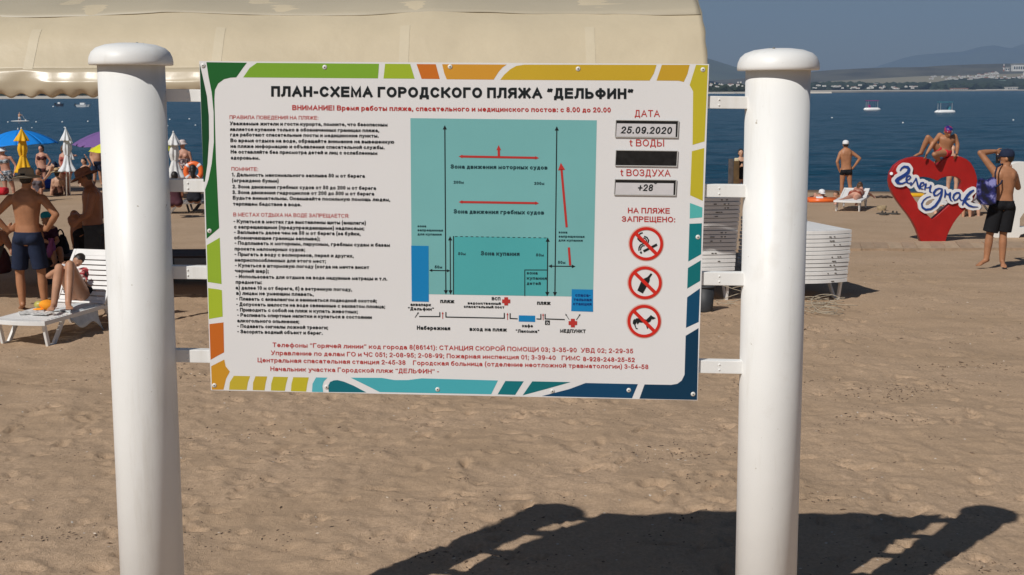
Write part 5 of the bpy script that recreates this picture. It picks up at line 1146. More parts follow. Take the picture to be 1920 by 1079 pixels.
extrude2d('lettering', V_, F_, tofn, HY-.058, HY-.046, mat('blue_letter', (.012, .05, .25), .35, .05, 5), bd)
bm = bmesh.new(); tube(bm, [hw(*hp(120, 262))+Vector((0, -.02, 0)), hw(*hp(112, 258))+Vector((0, -.05, 0))], .03, 8); bmobj('lamp_bracket', bm, mat('white_plastic', 0), ht)

# white letter sculpture beside it
LY = 24.6
lt_o = [(1862, 449), (1866, 430), (1876, 396), (1882, 360), (1886, 330), (1891, 314), (1900, 306), (1915, 304), (1935, 306), (1952, 318), (1962, 345), (1968, 380), (1976, 420), (1984, 449), (1952, 449), (1948, 437), (1915, 437), (1908, 449)]
lt_i = [(1911, 427), (1912, 410), (1918, 401), (1926, 396), (1934, 401), (1941, 414), (1944, 427)]
le = empty('letter_sculpture', gat(1900, 450), 'tall white rounded letter sculpture with a hole behind the photographing man', 'sculpture')
curveshape('letter_body', [smoothloop(lt_o, 1), lt_i], lambda x, y: at(x, y, LY), .22, .008, mat('white_gloss', (.80, .79, .75), .35, .03, 2), le)
bm = bmesh.new(); box(bm, at(1924, 448, LY+.1)+Vector((0, 0, -.04)), (1.1, .5, .05)); bmobj('foot_plate', bm, mat('white_gloss', 0), le)

# ------------------------------------------------------------------ plastic sun loungers
M_pl = mat('white_resin', (.80, .79, .77), .38, .05, 6, spec=.45)
M_hole = mat('dark_scuff', (.07, .06, .05), .6, 0)
def make_lounger(m, raise_=0, name='sun_lounger', leg=.235, W_=.66, Ln=1.88, H_=.285):
    e = empty(name, (0, 0, 0), 'x', 'sun lounger')
    yb = 1.12; w2 = W_/2
    def rail_(s): return [(s*w2*.97, .02), (s*w2, .4), (s*w2, yb)]
    # curved apron and side rails = bed frame
    bm = bmesh.new()
    front = [Vector((x, -.045*(1-(x/w2)**2), 0)) for x in np.linspace(-w2, w2, 13)]
    for a, b in zip(front, front[1:]):
        d = (b-a); c = (a+b)/2; rot = Matrix.Rotation(math.atan2(d.y, d.x), 3, 'Z'); box(bm, c+Vector((0, .016, H_-.0205)), (d.length+.004, .032, .0415), rot)
    top = [bm.verts.new(p+Vector((0, .004, H_+.004))) for p in front]+[bm.verts.new(Vector((x, .11, H_+.004))) for x in np.linspace(w2, -w2, 13)]
    bot = [bm.verts.new(v.co-Vector((0, 0, .01))) for v in top]; bm.faces.new(top); bm.faces.new(bot[::-1])
    for i in range(len(top)): bm.faces.new((top[i], bot[i], bot[(i+1) % len(top)], top[(i+1) % len(top)]))
    for s in (-1, 1): box(bm, (s*(w2-.018), yb/2+.02, H_-.02), (.036, yb, .046), bev=.006)
    box(bm, (0, yb+.02, H_-.02), (W_-.04, .03, .04))
    bmobj('bed_frame', bm, m, e)
    for i in range(15):
        bm = bmesh.new(); y = .135+i*.067; box(bm, (0, y, H_), (W_-.075, .054, .012), bev=.003); bmobj('slat', bm, m, e)
    hinge = Vector((0, yb+.04, H_)); rot = Matrix.Rotation(raise_, 4, 'X'); M = Matrix.Translation(hinge) @ rot; L2 = Ln-yb-.04
    bm = bmesh.new()
    for s in (-1, 1): box(bm, (s*(w2-.02), L2/2, 0), (.04, L2, .04), bev=.008)
    box(bm, (0, L2-.04, 0), (W_-.06, .09, .034), bev=.012); box(bm, (0, .02, 0), (W_-.08, .03, .03))
    bm.transform(M); back = bmobj('backrest', bm, m, e)
    for i in range(9):
        bm = bmesh.new(); box(bm, (0, .07+i*.068, .004), (W_-.085, .054, .012), bev=.003); bm.transform(M); bmobj('back_slat', bm, m, back)
    for s in (-1, 1):                     # V shaped legs
        for y0, y1, yf in ((.06, .42, .17), (1.22, 1.62, 1.45)):
            bm = bmesh.new(); x = s*(w2-.05); zt = H_-.03 if y0 < 1 else (H_-.03)
            for yt in (y0, y1):
                a = Vector((x, yt, zt)); b = Vector((x, yf+(.05 if yt == y1 else -.05), H_-leg-.03)); d = a-b; box(bm, (a+b)/2, (.03, .048, d.length+.02), frame_z(d), bev=.004)
            box(bm, (x, yf, H_-leg-.035), (.034, .13, .035), bev=.008); bmobj('leg', bm, m, e)
    if raise_:
        bm = bmesh.new(); top_ = M @ Vector((w2-.06, L2*.6, -.02))
        for s in (-1, 1): tube(bm, [Vector((s*top_.x, top_.y, top_.z)), Vector((s*(w2-.06), top_.y+.08, H_-.03))], .012, 6)
        box(bm, (0, yb+.35, H_-.045), (W_-.06, .03, .03)); bmobj('back_support', bm, m, e)
        for s in (-1, 1): bm = bmesh.new(); box(bm, (s*(w2-.018), (yb+Ln)/2, H_-.03), (.034, Ln-yb, .04), bev=.006); bmobj('rear_rail', bm, m, e)
    return e
# lounger with the reading woman
q0 = gat(60, 638); lg = make_lounger(M_pl, R(52), leg=.25)
lg.location = (q0.x+.0, 13.5, -.0); lg.rotation_euler = (0, 0, R(-15)); tag(lg, 'white plastic lounger with raised back under the reading woman')
# lounger by the water
l2 = make_lounger(M_pl, R(14)); l2.location = (at(1588, 395, 31.8).x, 31.8, gz(8.3, 32.4)); l2.rotation_euler = (0, 0, R(-22)); l2['label'] = 'white lounger near the water carrying a sunbathing woman'
# towel, paper and orange cap on the near lounger
bm = bmesh.new(); gr = []
LM = Matrix.Translation(lg.location) @ Matrix.Rotation(R(-15), 4, 'Z')
for i in range(22):
    u = i/21; row = []
    for k in range(12):
        v = k/11; x = .02+.5*v if v < .55 else .295+.07*(v-.55)/.45; y = .52+.55*u+.05*math.sin(6*v); z = .305+.006*math.sin(9*u+5*v) if v < .55 else .30-(v-.55)/.45*(.10+.16*u+.05*math.sin(7*u))
        row.append(bm.verts.new(LM @ Vector((x, y, z+.006*mnoise.noise(Vector((u*7, v*7, 0)))))))
    gr.append(row)
for a, b in zip(gr, gr[1:]):
    for k in range(11): bm.faces.new((a[k], a[k+1], b[k+1], b[k]))
t = bmobj('towel', bm, cloth('pale_towel', (.62, .66, .68)), None, True); sm = t.modifiers.new('t', 'SOLIDIFY'); sm.thickness = .008; tag(t, 'pale towel hanging over the side of the reading woman lounger', 'towel')
oc = empty('crumpled_hat', LM @ Vector((-.04, .56, .30)), 'crumpled orange sun cap lying by the feet on the lounger', 'cap')
bm = bmesh.new(); ell_bm(bm, LM @ Vector((-.06, .62, .35)), .085, .08, .062, seg=24)
for v in bm.verts: v.co += Vector((0, 0, 1))*.02*mnoise.noise(v.co*11)+Vector((1, .4, 0))*.02*mnoise.noise(v.co*9+Vector((3, 0, 0)))
bmobj('cap_crown', bm, cloth('orange_cloth', (.95, .36, .03), v=.05), oc, True)
bm = bmesh.new(); ell_bm(bm, LM @ Vector((-.13, .57, .312)), .07, .05, .010); bmobj('cap_brim', bm, cloth('orange_cloth', 0), oc, True)
ml = empty('melon', LM @ Vector((-.22, .72, .3)), 'small yellow green fruit beside the orange cap on the lounger', 'fruit'); bm = bmesh.new(); ell_bm(bm, LM @ Vector((-.22, .72, .335)), .07, .05, .045); bmobj('fruit_skin', bm, mat('melon_skin', (.45, .40, .10), .4, .2, 20), ml, True)
bm = bmesh.new(); box(bm, LM @ Vector((-.12, .42, .302)), (.26, .2, .006), Matrix.Rotation(R(25), 3, 'Z')); box(bm, LM @ Vector((.06, .36, .308)), (.2, .15, .005), Matrix.Rotation(R(-14), 3, 'Z'))
nw = bmobj('newspaper', bm, pattern('newsprint', (.35, .35, .35), (.62, .62, .6), (.75, .74, .72), 30)); tag(nw, 'white printed newspaper spread on the foot end of the lounger', 'newspaper')
# stacks
def stack(x, y, n, yaw, lean, where):
    base = None
    for k in range(n):
        if k == 0: o = make_lounger(M_pl, 0, leg=.25)
        else:
            if base is None or k == 1:
                base = make_lounger(M_pl, 0 if k < 1 else 0, leg=.07)
                # nested loungers show only short leg tips
                o = base
            else: o = copy_tree(base)
        o.location = (x+lean*k*.0035+random.uniform(-.004, .004), y+random.uniform(-.008, .008), k*.0525); o.rotation_euler = (0, 0, yaw+random.uniform(-.006, .006))
        ORD = 'lowest second third fourth fifth sixth seventh eighth ninth tenth eleventh twelfth thirteenth fourteenth fifteenth sixteenth seventeenth eighteenth nineteenth twentieth'.split()
        o['label'] = ('lowest' if k == 0 else 'topmost' if k == n-1 else ORD[k])+' white lounger '+('' if k in (0, n-1) else 'from the bottom ')+'in '+where
        o['group'] = 'loungers in ' + where
        if random.random() < .75:         # scuffs and hole marks on the apron
            for q in range(random.randint(2, 4)):
                bm = bmesh.new(); xx = random.uniform(-.02, .2)
                Mo = Matrix.Translation(o.location) @ Matrix.Rotation(o.rotation_euler.z, 4, 'Z')
                box(bm, Mo @ Vector((xx, -.0468*(1-(xx/.33)**2)-.0005, .262)), (random.uniform(.012, .03), .004, .012)); bmobj('screw_hole', bm, M_hole, o)
stack(4.00, 16.25, 13, R(15), 1, 'the stack right of the right post')
stack(2.52, 16.3, 21, R(3), 1, 'the tall stack left of the right post')

# bin, rope
def spot(px, py): return gat(px, py)
b = spot(1324, 586); e = empty('rubbish_bin', b, 'round dark grey rubbish bin standing before the tall lounger stack', 'bin')
M_bin = mat('dark_rubber', (.035, .037, .04), .6, .2, 10)
rb = .118
bm = bmesh.new(); lathe(bm, [(rb*.82, 0), (rb*.85, .02), (rb*.98, .30), (rb*.92, .30), (rb*.8, .03), (.01, .02)], 28, Matrix.Translation(b+Vector((0, .12, 0))), cap=False); bmobj('bin_body', bm, M_bin, e, True)
bm = bmesh.new(); c = b+Vector((0, .12, .305)); tube(bm, [c+Vector((rb*math.cos(t), rb*math.sin(t), 0)) for t in np.linspace(0, 2*math.pi, 28, endpoint=False)], .012, 8, True); bmobj('bin_rim', bm, M_bin, e, True)
bm = bmesh.new(); tube(bm, [c+Vector((rb*math.cos(t), -.02-rb*.6, .03*math.sin(t)+.02)) for t in np.linspace(0, math.pi, 10)], .006, 6); bmobj('handle', bm, M_bin, e, True)
M_rope = mat('pale_rope', (.42, .36, .27), .9, .2, 40)
def ropes(px0, px1, py0, py1, n, label, amp):
    bm = bmesh.new()
    for i in range(n):
        c = spot(random.uniform(px0, px1), random.uniform(py0, py1)); rx = random.uniform(.05, .22); ry = random.uniform(.08, .3); th = random.uniform(0, 6); tilt = random.random()*amp
        a0 = random.uniform(0, 6); L_ = random.uniform(2.5, 6.5)
        tube(bm, [Vector((c.x+rx*math.cos(t)*math.cos(th)-ry*math.sin(t)*math.sin(th), c.y+rx*math.cos(t)*math.sin(th)+ry*math.sin(t)*math.cos(th), .03+tilt*max(0, math.sin(t*.5-.4)))) for t in np.linspace(a0, a0+L_, 26)], .0045, 5)
    o = bmobj('rope', bm, M_rope, None, True); return tag(o, label, 'rope')
ropes(1515, 1575, 568, 592, 15, 'tangled heap of thin pale rope in front of the right lounger stack', .16)
ropes(1383, 1390, 560, 575, 4, 'few loops of thin rope beside the foot of the tall lounger stack', .3)
# low dark bench in the canopy shade
q = gat(350, 552); e = empty('low_bench', (q.x, 18.2, 0), 'long low dark wooden platform in the shade under the canopy', 'bench')
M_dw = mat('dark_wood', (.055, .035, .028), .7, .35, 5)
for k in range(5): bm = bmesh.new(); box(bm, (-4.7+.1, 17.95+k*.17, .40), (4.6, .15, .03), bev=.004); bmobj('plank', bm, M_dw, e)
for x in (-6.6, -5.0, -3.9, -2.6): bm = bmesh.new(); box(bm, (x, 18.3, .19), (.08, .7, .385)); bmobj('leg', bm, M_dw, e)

# boardwalk: weathered boards half buried in sand
M_bw = [mat('weathered_board_%s' % n_, c_, .9, .2, 9) for n_, c_ in (('a', (.40, .285, .19)), ('b', (.44, .32, .21)), ('c', (.37, .26, .17)))]
bwk = empty('boardwalk', (7.5, 22.8, 0), None, None); tag(bwk, None, None, None, 'structure')
random.seed(3)
x = 3.4; cube = {}
for mi, mm in enumerate(M_bw):
    bm = bmesh.new(); box(bm, (0, 0, 0), (.235, 1.5, .03), bev=.004); me_ = bpy.data.meshes.new('plank'); bm.to_mesh(me_); bm.free(); me_.materials.append(mm); cube[mi] = me_
while x < 13.5:
    o = bpy.data.objects.new('plank', cube[random.randrange(3)]); COL.objects.link(o); o.parent = bwk; o.matrix_parent_inverse = Matrix.Translation(bwk.location).inverted()
    yy = 22.95; o.location = (x, yy+.01*math.sin(x*3), gz(x, yy)+.002+random.uniform(-.010, .010)); o.rotation_euler = (R(-1.4)+random.uniform(-.006, .006), random.uniform(-.02, .02), R(-14)+random.uniform(-.01, .01)); x += .252
bm = bmesh.new(); 
for k in range(14): box(bm, (3.6+k*.72, 22.22+.012*math.sin(k), gz(0, 22.2)+.01), (.70, .05, .05), Matrix.Rotation(random.uniform(-.01, .01), 3, 'Z'))
bmobj('edge_beam', bm, M_bw[2], bwk)['kind'] = 'stuff'

# ------------------------------------------------------------------ parasols
def gore(name): pass
def parasol_open(px, py_top, Y, rad, drop, cols, label, px_foot=None, tilt=0, valance=.06, n=8, ypole=0):
    a = at(px, py_top, Y); f_ = Vector((a.x-math.sin(tilt)*0, Y, gz(a.x, Y))); e = empty('parasol', f_, label, 'parasol')
    M = Matrix.Translation(a) @ Matrix.Rotation(tilt, 4, 'Y')
    bm_pole = bmesh.new(); tube(bm_pole, [M @ Vector((0, 0, -.02)), M @ Vector((0, 0, -1.0)), f_-Vector((0, 0, .2))], .016, 10); bmobj('pole', bm_pole, mat('parasol_pole', (.75, .75, .75), .4, 0), e, True)
    for k in range(n):
        bm = bmesh.new(); a0 = 2*math.pi*k/n; a1 = a0+2*math.pi/n; rows = []
        for i in range(7):
            t = i/6; r = rad*t; z = -drop*t**1.8; row = []
            for j_ in range(6):
                u = j_/5; an = a0+(a1-a0)*u; sag = 1-.05*math.sin(math.pi*u)*t; row.append(bm.verts.new(M @ Vector((r*math.cos(an)*sag, r*math.sin(an)*sag, z-.02*math.sin(math.pi*u)*t))))
            rows.append(row)
        row = []
        for j_ in range(6):
            u = j_/5; an = a0+(a1-a0)*u; row.append(bm.verts.new(M @ Vector((rad*1.005*math.cos(an), rad*1.005*math.sin(an), -drop-valance*(.7+.3*math.sin(math.pi*u*2))))))
        rows.append(row)
        for r0_, r1_ in zip(rows, rows[1:]):
            for j_ in range(5): bm.faces.new((r0_[j_], r1_[j_], r1_[j_+1], r0_[j_+1])) if True else None
        bmesh.ops.remove_doubles(bm, verts=bm.verts, dist=1e-5)
        o = bmobj('canopy_gore', bm, cols[k % len(cols)], e, True); sm = o.modifiers.new('t', 'SOLIDIFY'); sm.thickness = .004
        bm = bmesh.new(); tube(bm, [M @ Vector((rad*t*math.cos(a0), rad*t*math.sin(a0), -drop*t**1.8-.015)) for t in np.linspace(0, 1, 6)], .006, 5); bmobj('rib', bm, M_rim, o)
    bm = bmesh.new(); lathe(bm, [(.03, 0), (.03, .02), (.01, .07)], 10, M); bmobj('finial', bm, M_rim, e, True)
    return e
def parasol_closed(px, py_top, py_cloth, py_foot, Y, cols, label, w=.16, tiers=(.0, .30, .62, 1.0), flare=.17):
    top = at(px, py_top, Y); bot = at(px+1, py_cloth, Y); foot = at(px+2, py_foot, Y); e = empty('parasol', foot, label, 'parasol')
    bm = bmesh.new(); tube(bm, [top, foot-Vector((0, 0, .15))], .018, 10); bmobj('pole', bm, mat('parasol_pole', 0), e, True)
    H_ = top.z-bot.z; M = Matrix.Translation(Vector((top.x, Y, 0)))
    def part(z0, z1, r0_, r1_, r2_, m, nm, ph):
        bm = bmesh.new(); prof = [(r0_+(r1_-r0_)*min(1, t*1.6)+(r2_-r1_)*max(0, t-.6)/.4, z0+(z1-z0)*t) for t in np.linspace(0, 1, 12)]
        def f_(an, k): return 1+.20*math.sin(an*7+ph+k*.12)*(.3+.7*k/11)+.08*math.sin(an*3+k*.3)
        lathe(bm, prof, 56, M, cap=False, fn=f_); o = bmobj(nm, bm, m, e, True); sm = o.modifiers.new('t', 'SOLIDIFY'); sm.thickness = .006
    z0 = top.z
    part(z0, z0-.27*H_, .02, w*.42, w*.62, cols[0], 'vent_cloth', 0)
    part(z0-.20*H_, z0-.62*H_, w*.28, w*.42, w*.26, cols[0], 'folded_cloth', 1)
    part(z0-.60*H_, z0-H_, w*.26, w*.55, flare, cols[-1], 'folded_skirt', 2)
    bm = bmesh.new(); c = Vector((top.x, Y, z0-.61*H_)); tube(bm, [c+Vector((w*.3*math.cos(t), w*.3*math.sin(t), 0)) for t in np.linspace(0, 2*math.pi, 16, endpoint=False)], .012, 6, True); bmobj('tie', bm, cols[0], e, True)
    bm = bmesh.new(); lathe(bm, [(.02, 0), (.024, .03), (.008, .07)], 10, Matrix.Translation(top)); bmobj('finial', bm, mat('parasol_pole', 0), e, True)
    return e
C_BLUE = cloth('blue_parasol', (.012, .24, .75), .6, .04); C_YEL = cloth('yellow_parasol', (.80, .44, .02), .6, .06); C_LIM = cloth('lime_parasol', (.72, .70, .03), .6, .06); C_PUR = cloth('purple_parasol', (.20, .11, .30), .6, .06); C_WHT = cloth('white_parasol', (.72, .75, .78), .6, .04); C_ORG = cloth('orange_parasol', (.80, .28, .03), .6, .06)
parasol_open(34, 244, 41, 1.17, .42, [C_BLUE], 'open blue parasol behind the folded yellow one', tilt=R(-2), n=10)
parasol_open(216, 243, 40, 1.28, .48, [C_PUR, C_PUR, C_PUR, C_ORG], 'open purple parasol partly behind the left white post', tilt=R(3))
parasol_open(248, 253, 37.5, 1.24, .42, [C_LIM, C_LIM, C_LIM], 'open lime yellow parasol mostly behind the left white post')
parasol_closed(40, 243, 324, 378, 37.8, [C_YEL], 'folded yellow parasol in front of the open blue one', .30, flare=.22)
parasol_closed(42, 296, 334, 378, 38.0, [C_LIM], 'folded lime yellow parasol leaning behind the yellow one', .12, flare=.17)
parasol_closed(123, 243, 322, 370, 38.5, [C_WHT], 'folded white parasol beside the woman in straw hat', .24, flare=.24)
parasol_closed(129, 258, 300, 360, 38.9, [C_WHT], 'shorter folded white parasol right behind the other white one', .16, flare=.12)
parasol_closed(325, 250, 334, 372, 37, [cloth('striped_white', (.70, .70, .70))], 'folded white parasol left of the woman in the sun hat', .30, flare=.26)
# orange swim ring
c = at(363, 322, 31.4); e = empty('swim_ring', c-Vector((0, 0, .3)), 'orange inflatable swim ring behind a dark haired sitter', 'swim ring')
bm = bmesh.new(); tube(bm, [c+Vector((.19*math.cos(t), .03*math.sin(t), .19*math.sin(t))) for t in np.linspace(0, 2*math.pi, 32, endpoint=False)], .065, 14, True); bmobj('ring_tube', bm, mat('orange_vinyl', (.85, .16, .03), .3, .04, 4), e, True)
for t in (.8, 2.35, 3.9, 5.4):
    bm = bmesh.new(); tube(bm, [c+Vector((.19*math.cos(t+d_), .03*math.sin(t+d_), .19*math.sin(t+d_))) for d_ in np.linspace(-.15, .15, 5)], .067, 14); bmobj('white_band', bm, CL_WHITE, e, True)
# plum loungers between the left post and the board
l3 = make_lounger(mat('grey_resin', (.30, .27, .25), .5, .1, 6), R(0), leg=.25); l3.location = (at(300, 392, 31.5).x, 31.6, gz(-9, 31.6)); l3.rotation_euler = (0, 0, R(-80)); l3['label'] = 'grey brown lounger under the black haired sitters'
l4 = make_lounger(mat('dark_resin', (.07, .06, .06), .5, .1, 6), R(0), leg=.25); l4.location = (at(352, 392, 32.6).x, 32.4, gz(-9, 32.4)); l4.rotation_euler = (0, 0, R(-84)); l4['label'] = 'dark lounger seen just left of the sign board'
# brown post by the water
q = at(1378, 348, 37.8); e = empty('wooden_post', (q.x, 37.8, gz(5, 37.8)), 'squared dark brown timber post with a pale top left of the right white post', 'post')
bm = bmesh.new(); z0 = gz(5, 37.8)-.1; zt = at(1378, 302, 37.8).z; box(bm, (q.x+.03, 37.8, (z0+zt)/2), (.15, .15, zt-z0), bev=.01); bmobj('post_body', bm, mat('brown_timber', (.12, .07, .025), .8, .3, 8), e)
bm = bmesh.new(); box(bm, (q.x-.11, 37.95, (z0+zt)/2), (.13, .13, zt-z0+.1), bev=.01); bmobj('post_side', bm, mat('grey_timber', (.10, .085, .08), .8, .3, 8), e)
bm = bmesh.new(); box(bm, (q.x+.03, 37.78, zt+.04), (.12, .12, .09), bev=.02); bmobj('post_cap', bm, mat('pale_cap', (.7, .62, .42), .6, .1, 8), e)
# woman sunbathing on the second lounger
p = Person(32.6, dict(head=(1612, 350, .75), neck=(1611, 359, .6), pelvis=(1603, 366.5, 0), ls=(1602, 362, .55), rs=(1619, 361, .6), le=(1594, 368, .45), lw=(1592, 373, .6), re=(1630, 363, .65), rw=(1636, 368, .8), lh=(1597, 370, -.05), rh=(1609, 370, -.1), lk=(1583, 375, -.4), la=(1569, 379, -.65), lt=(1565, 384, -.75), rk=(1604, 376, -.45), ra=(1606, 380, -.75), rt=(1605, 386, -.85)),
    'woman in brown bikini lying face down on the lounger near the water', SK_PINK, 'f', .95, .014, face=(.3, 1, .1), headup=(.1, 0, 1)); p.garment('bikini_bottom', cloth('rust_swim', (.25, .05, .03)), -.12, .06, .009); p.garment('bikini_top', cloth('rust_swim', 0), .6, .68, .008); p.hair(HAIR_B, bun=True)
# orange mat and small things on the sand
q = gat(1545, 380); bm = bmesh.new(); e = empty('air_mattress', q, 'orange air mattress on the sand under the white capped sunbather', 'air mattress')
for k in range(5): tube(bm, [q+Vector((-.42+0*k, .12*k, .05)), q+Vector((.42, .12*k, .05))], .055, 8)
bmobj('mattress_tube', bm, mat('orange_vinyl', 0), e, True)['kind'] = 'stuff'
bm = bmesh.new(); box(bm, at(1537, 372, 35.7), (.19, .12, .03), Matrix.Rotation(R(30), 3, 'X')); bkk = bmobj('book', bm, CL_WHITE); tag(bkk, 'white paperback in front of the white capped sunbather', 'book')
def sandal(px, py, label):
    q = gat(px, py); e = empty('sandal', q, label, 'sandal', 'dark sandals left on the sand')
    bm = bmesh.new(); ell_bm(bm, q+Vector((0, 0, .02)), .13, .055, .02); bmobj('sole', bm, M_hole, e, True)
    bm = bmesh.new(); tube(bm, [q+Vector((.03, .055*math.cos(t), .02+.06*math.sin(t))) for t in np.linspace(0, math.pi, 8)], .012, 6); bmobj('sandal_strap', bm, M_hole, e, True)
sandal(1652, 402, 'dark sandal lying nearest the lounger by the water'); sandal(1658, 404, 'second dark sandal beside the one nearest the lounger'); sandal(1672, 402, 'dark sandal halfway between lounger and heart'); sandal(1679, 403, 'dark sandal nearest to the red heart')
for px, lb in ((1653, 'dark driftwood stick near the water left of the heart'), (1664, 'second driftwood stick touching the first near the water')):
    q = gat(px, 372); bm = bmesh.new(); tube(bm, [q+Vector((-.16, 0, .03)), q+Vector((0, .04, .05)), q+Vector((.15, -.02, .02))], [.03, .036, .02], 7); tag(bmobj('driftwood', bm, M_dw, None, True), lb, 'driftwood')
q = gat(1653, 395); bm = bmesh.new(); lathe(bm, [(.10, 0), (.13, .12), (.11, .12), (.09, .02)], 14, Matrix.Translation(q), cap=False); tag(bmobj('basket', bm, mat('straw_basket', (.32, .24, .14), .9, .3, 30), None, True), 'small straw basket beside the foot of the far lounger', 'basket')
# people and lounger seen through and beside the heart
p = Person(34, dict(head=(1786, 280, .1), neck=(1786, 290), pelvis=(1787, 322), ls=(1777, 295), rs=(1796, 295), le=(1775, 309), lw=(1778, 320), re=(1799, 309), rw=(1796, 321), lh=(1781, 325), rh=(1793, 325), lk=(1778, 344), la=(1777, 364), lt=(1775, 368), rk=(1793, 344), ra=(1791, 364), rt=(1793, 368)),
    'person standing behind the heart, bare legs seen through its opening', SK_FAIR, 'f', .95, .016, face=(0, 1, 0)); p.garment('swimsuit', cloth('lilac_cloth', (.35, .28, .38)), -.15, .85, .012)
p = Person(31.5, dict(head=(1769, 378), neck=(1766, 387), pelvis=(1761, 402), ls=(1759, 388, .05), rs=(1771, 390, -.05), le=(1757, 396), lw=(1761, 402, -.15), re=(1776, 398), rw=(1770, 403, -.2), lh=(1758, 404), rh=(1766, 404), lk=(1753, 396, -.35), la=(1756, 408, -.5), lt=(1754, 411, -.6), rk=(1776, 397, -.35), ra=(1776, 410, -.45), rt=(1777, 412, -.55)),
    'red haired woman in white sitting low behind the heart opening', SK_FAIR, 'f', .85, .014, face=(-.2, -1, 0)); p.garment('shirt', CL_WHITE, -.1, .9, .015); p.hair(mat('auburn_hair', (.10, .03, .02), .5, .3, 60))
for i, (px, lb, mm_, ck) in enumerate(((1812, 'person in grey sitting on a low seat just right of the heart', SK_MED, (.3, .28, .3)), (1828, 'person in pale clothes sitting between the heart and the blue bag', SK_FAIR, (.5, .48, .5)))):
    p = Person(30.5+i*.3, dict(head=(px, 352), neck=(px, 362), pelvis=(px, 390), ls=(px-7, 367), rs=(px+8, 367), le=(px-9, 380), lw=(px-5, 388, -.2), re=(px+10, 380), rw=(px+5, 388, -.2), lh=(px-4, 392), rh=(px+4, 392), lk=(px-6, 388, -.4), la=(px-6, 408, -.45), lt=(px-6, 411, -.6), rk=(px+6, 388, -.4), ra=(px+7, 408, -.45), rt=(px+7, 411, -.6)),
        lb, mm_, 'f', .88, .015, face=(0, -1, 0)); p.garment('clothes', cloth('sitter_cloth_%s' % 'ab'[i], ck), -.14, .9, .02); p.hair(HAIR_B)
l5 = make_lounger(M_pl, 0); l5.location = (at(1757, 408, 31).x, 31.0, gz(9, 31)); l5.rotation_euler = (0, 0, R(-86)); l5['label'] = 'white lounger seen through the lower part of the heart'
bm = bmesh.new(); q = gat(1716, 369); box(bm, q+Vector((0, 0, .05)), (.45, .3, .1), bev=.03); tag(bmobj('float_board', bm, C_YEL, None, True), 'yellow float board seen through the left side of the heart', 'float')
bm = bmesh.new(); q = gat(92, 354); box(bm, q+Vector((-.05, 0, .16)), (.5, .7, .28), bev=.06); tag(bmobj('cool_bag', bm, cloth('blue_bag', (.02, .06, .35)), None, True), 'blue cool bag beside the seated woman in straw hat', 'bag')
bm = bmesh.new(); q = gat(2, 366); box(bm, q+Vector((0, 0, .12)), (.4, .4, .22), bev=.08); tag(bmobj('towel_roll', bm, CL_RED, None, True), 'red rolled towel by the white hatted woman', 'towel')

# ------------------------------------------------------------------ on the water
def seaat(px, py): return onz(px, py, SEA_Z)
M_hull = mat('white_hull', (.82, .82, .82), .3, .03, 3)
def pedalo(px, py, L_, canopy, label, flip=1):
    c = seaat(px, py); e = empty('pedal_boat', c, label, 'boat'); T = Matrix.Translation(c)
    for s in (-1, 1):
        bm = bmesh.new(); prof = [(.05, -.5), (.22, -.44), (.27, -.2), (.27, .25), (.2, .42), (.04, .52)]
        lathe(bm, prof, 14, T @ Matrix.Translation((0, s*.55, .16)) @ Matrix.Diagonal((1, 1, 1, 1)) @ Matrix.Rotation(R(90)*flip, 4, 'Y') @ Matrix.Diagonal((1, 1, L_, 1))); bmobj('hull', bm, M_hull, e, True)
    bm = bmesh.new(); box(bm, c+Vector((0, 0, .36)), (L_*.7, 1.3, .14), bev=.04); bmobj('deck', bm, M_hull, e)
    bm = bmesh.new(); box(bm, c+Vector((-.2*L_*flip, 0, .62)), (.14, 1.1, .5), Matrix.Rotation(R(-12*flip), 3, 'Y'), bev=.03); bmobj('seat', bm, canopy, e)
    for sx in (-.34, .3):
        for sy in (-.55, .55): bm = bmesh.new(); tube(bm, [c+Vector((sx*L_, sy, .4)), c+Vector((sx*L_, sy, 1.42))], .022, 6); bmobj('canopy_pole', bm, M_rim, e)
    bm = bmesh.new(); box(bm, c+Vector((-.02*L_, 0, 1.47)), (L_*.76, 1.3, .08), bev=.03); bmobj('sun_roof', bm, canopy, e)
    return e
e = pedalo(1635, 207.5, 2.3, cloth('magenta_cloth', (.32, .03, .18)), 'white pedal boat with magenta sun roof on the sea'); 
e2 = pedalo(1772, 212.5, 2.4, cloth('teal_roof_cloth', (.06, .24, .30)), 'white pedal boat with teal sun roof on the sea right of the other', -1)
c = seaat(1775, 210.5); p = Person(c.y, dict(head=(1777, 204.5), neck=(1777, 206), pelvis=(1778, 210), ls=(1775.5, 206.6), rs=(1778.8, 206.6), le=(1775, 208.5), lw=(1776, 210, -.1), re=(1779.5, 208.5), rw=(1778, 210, -.1), lh=(1777, 210.3), rh=(1779, 210.3), lk=(1774, 209.5, -.1), la=(1772, 211), rk=(1775, 209.5, .1), ra=(1773, 211)), 'bather sitting in the pedal boat with teal roof', SK_FAIR, 'f', .7, .03, face=(-1, 0, 0), hands=False); p.garment('swimsuit', CL_WHITE, -.1, .8, .01)
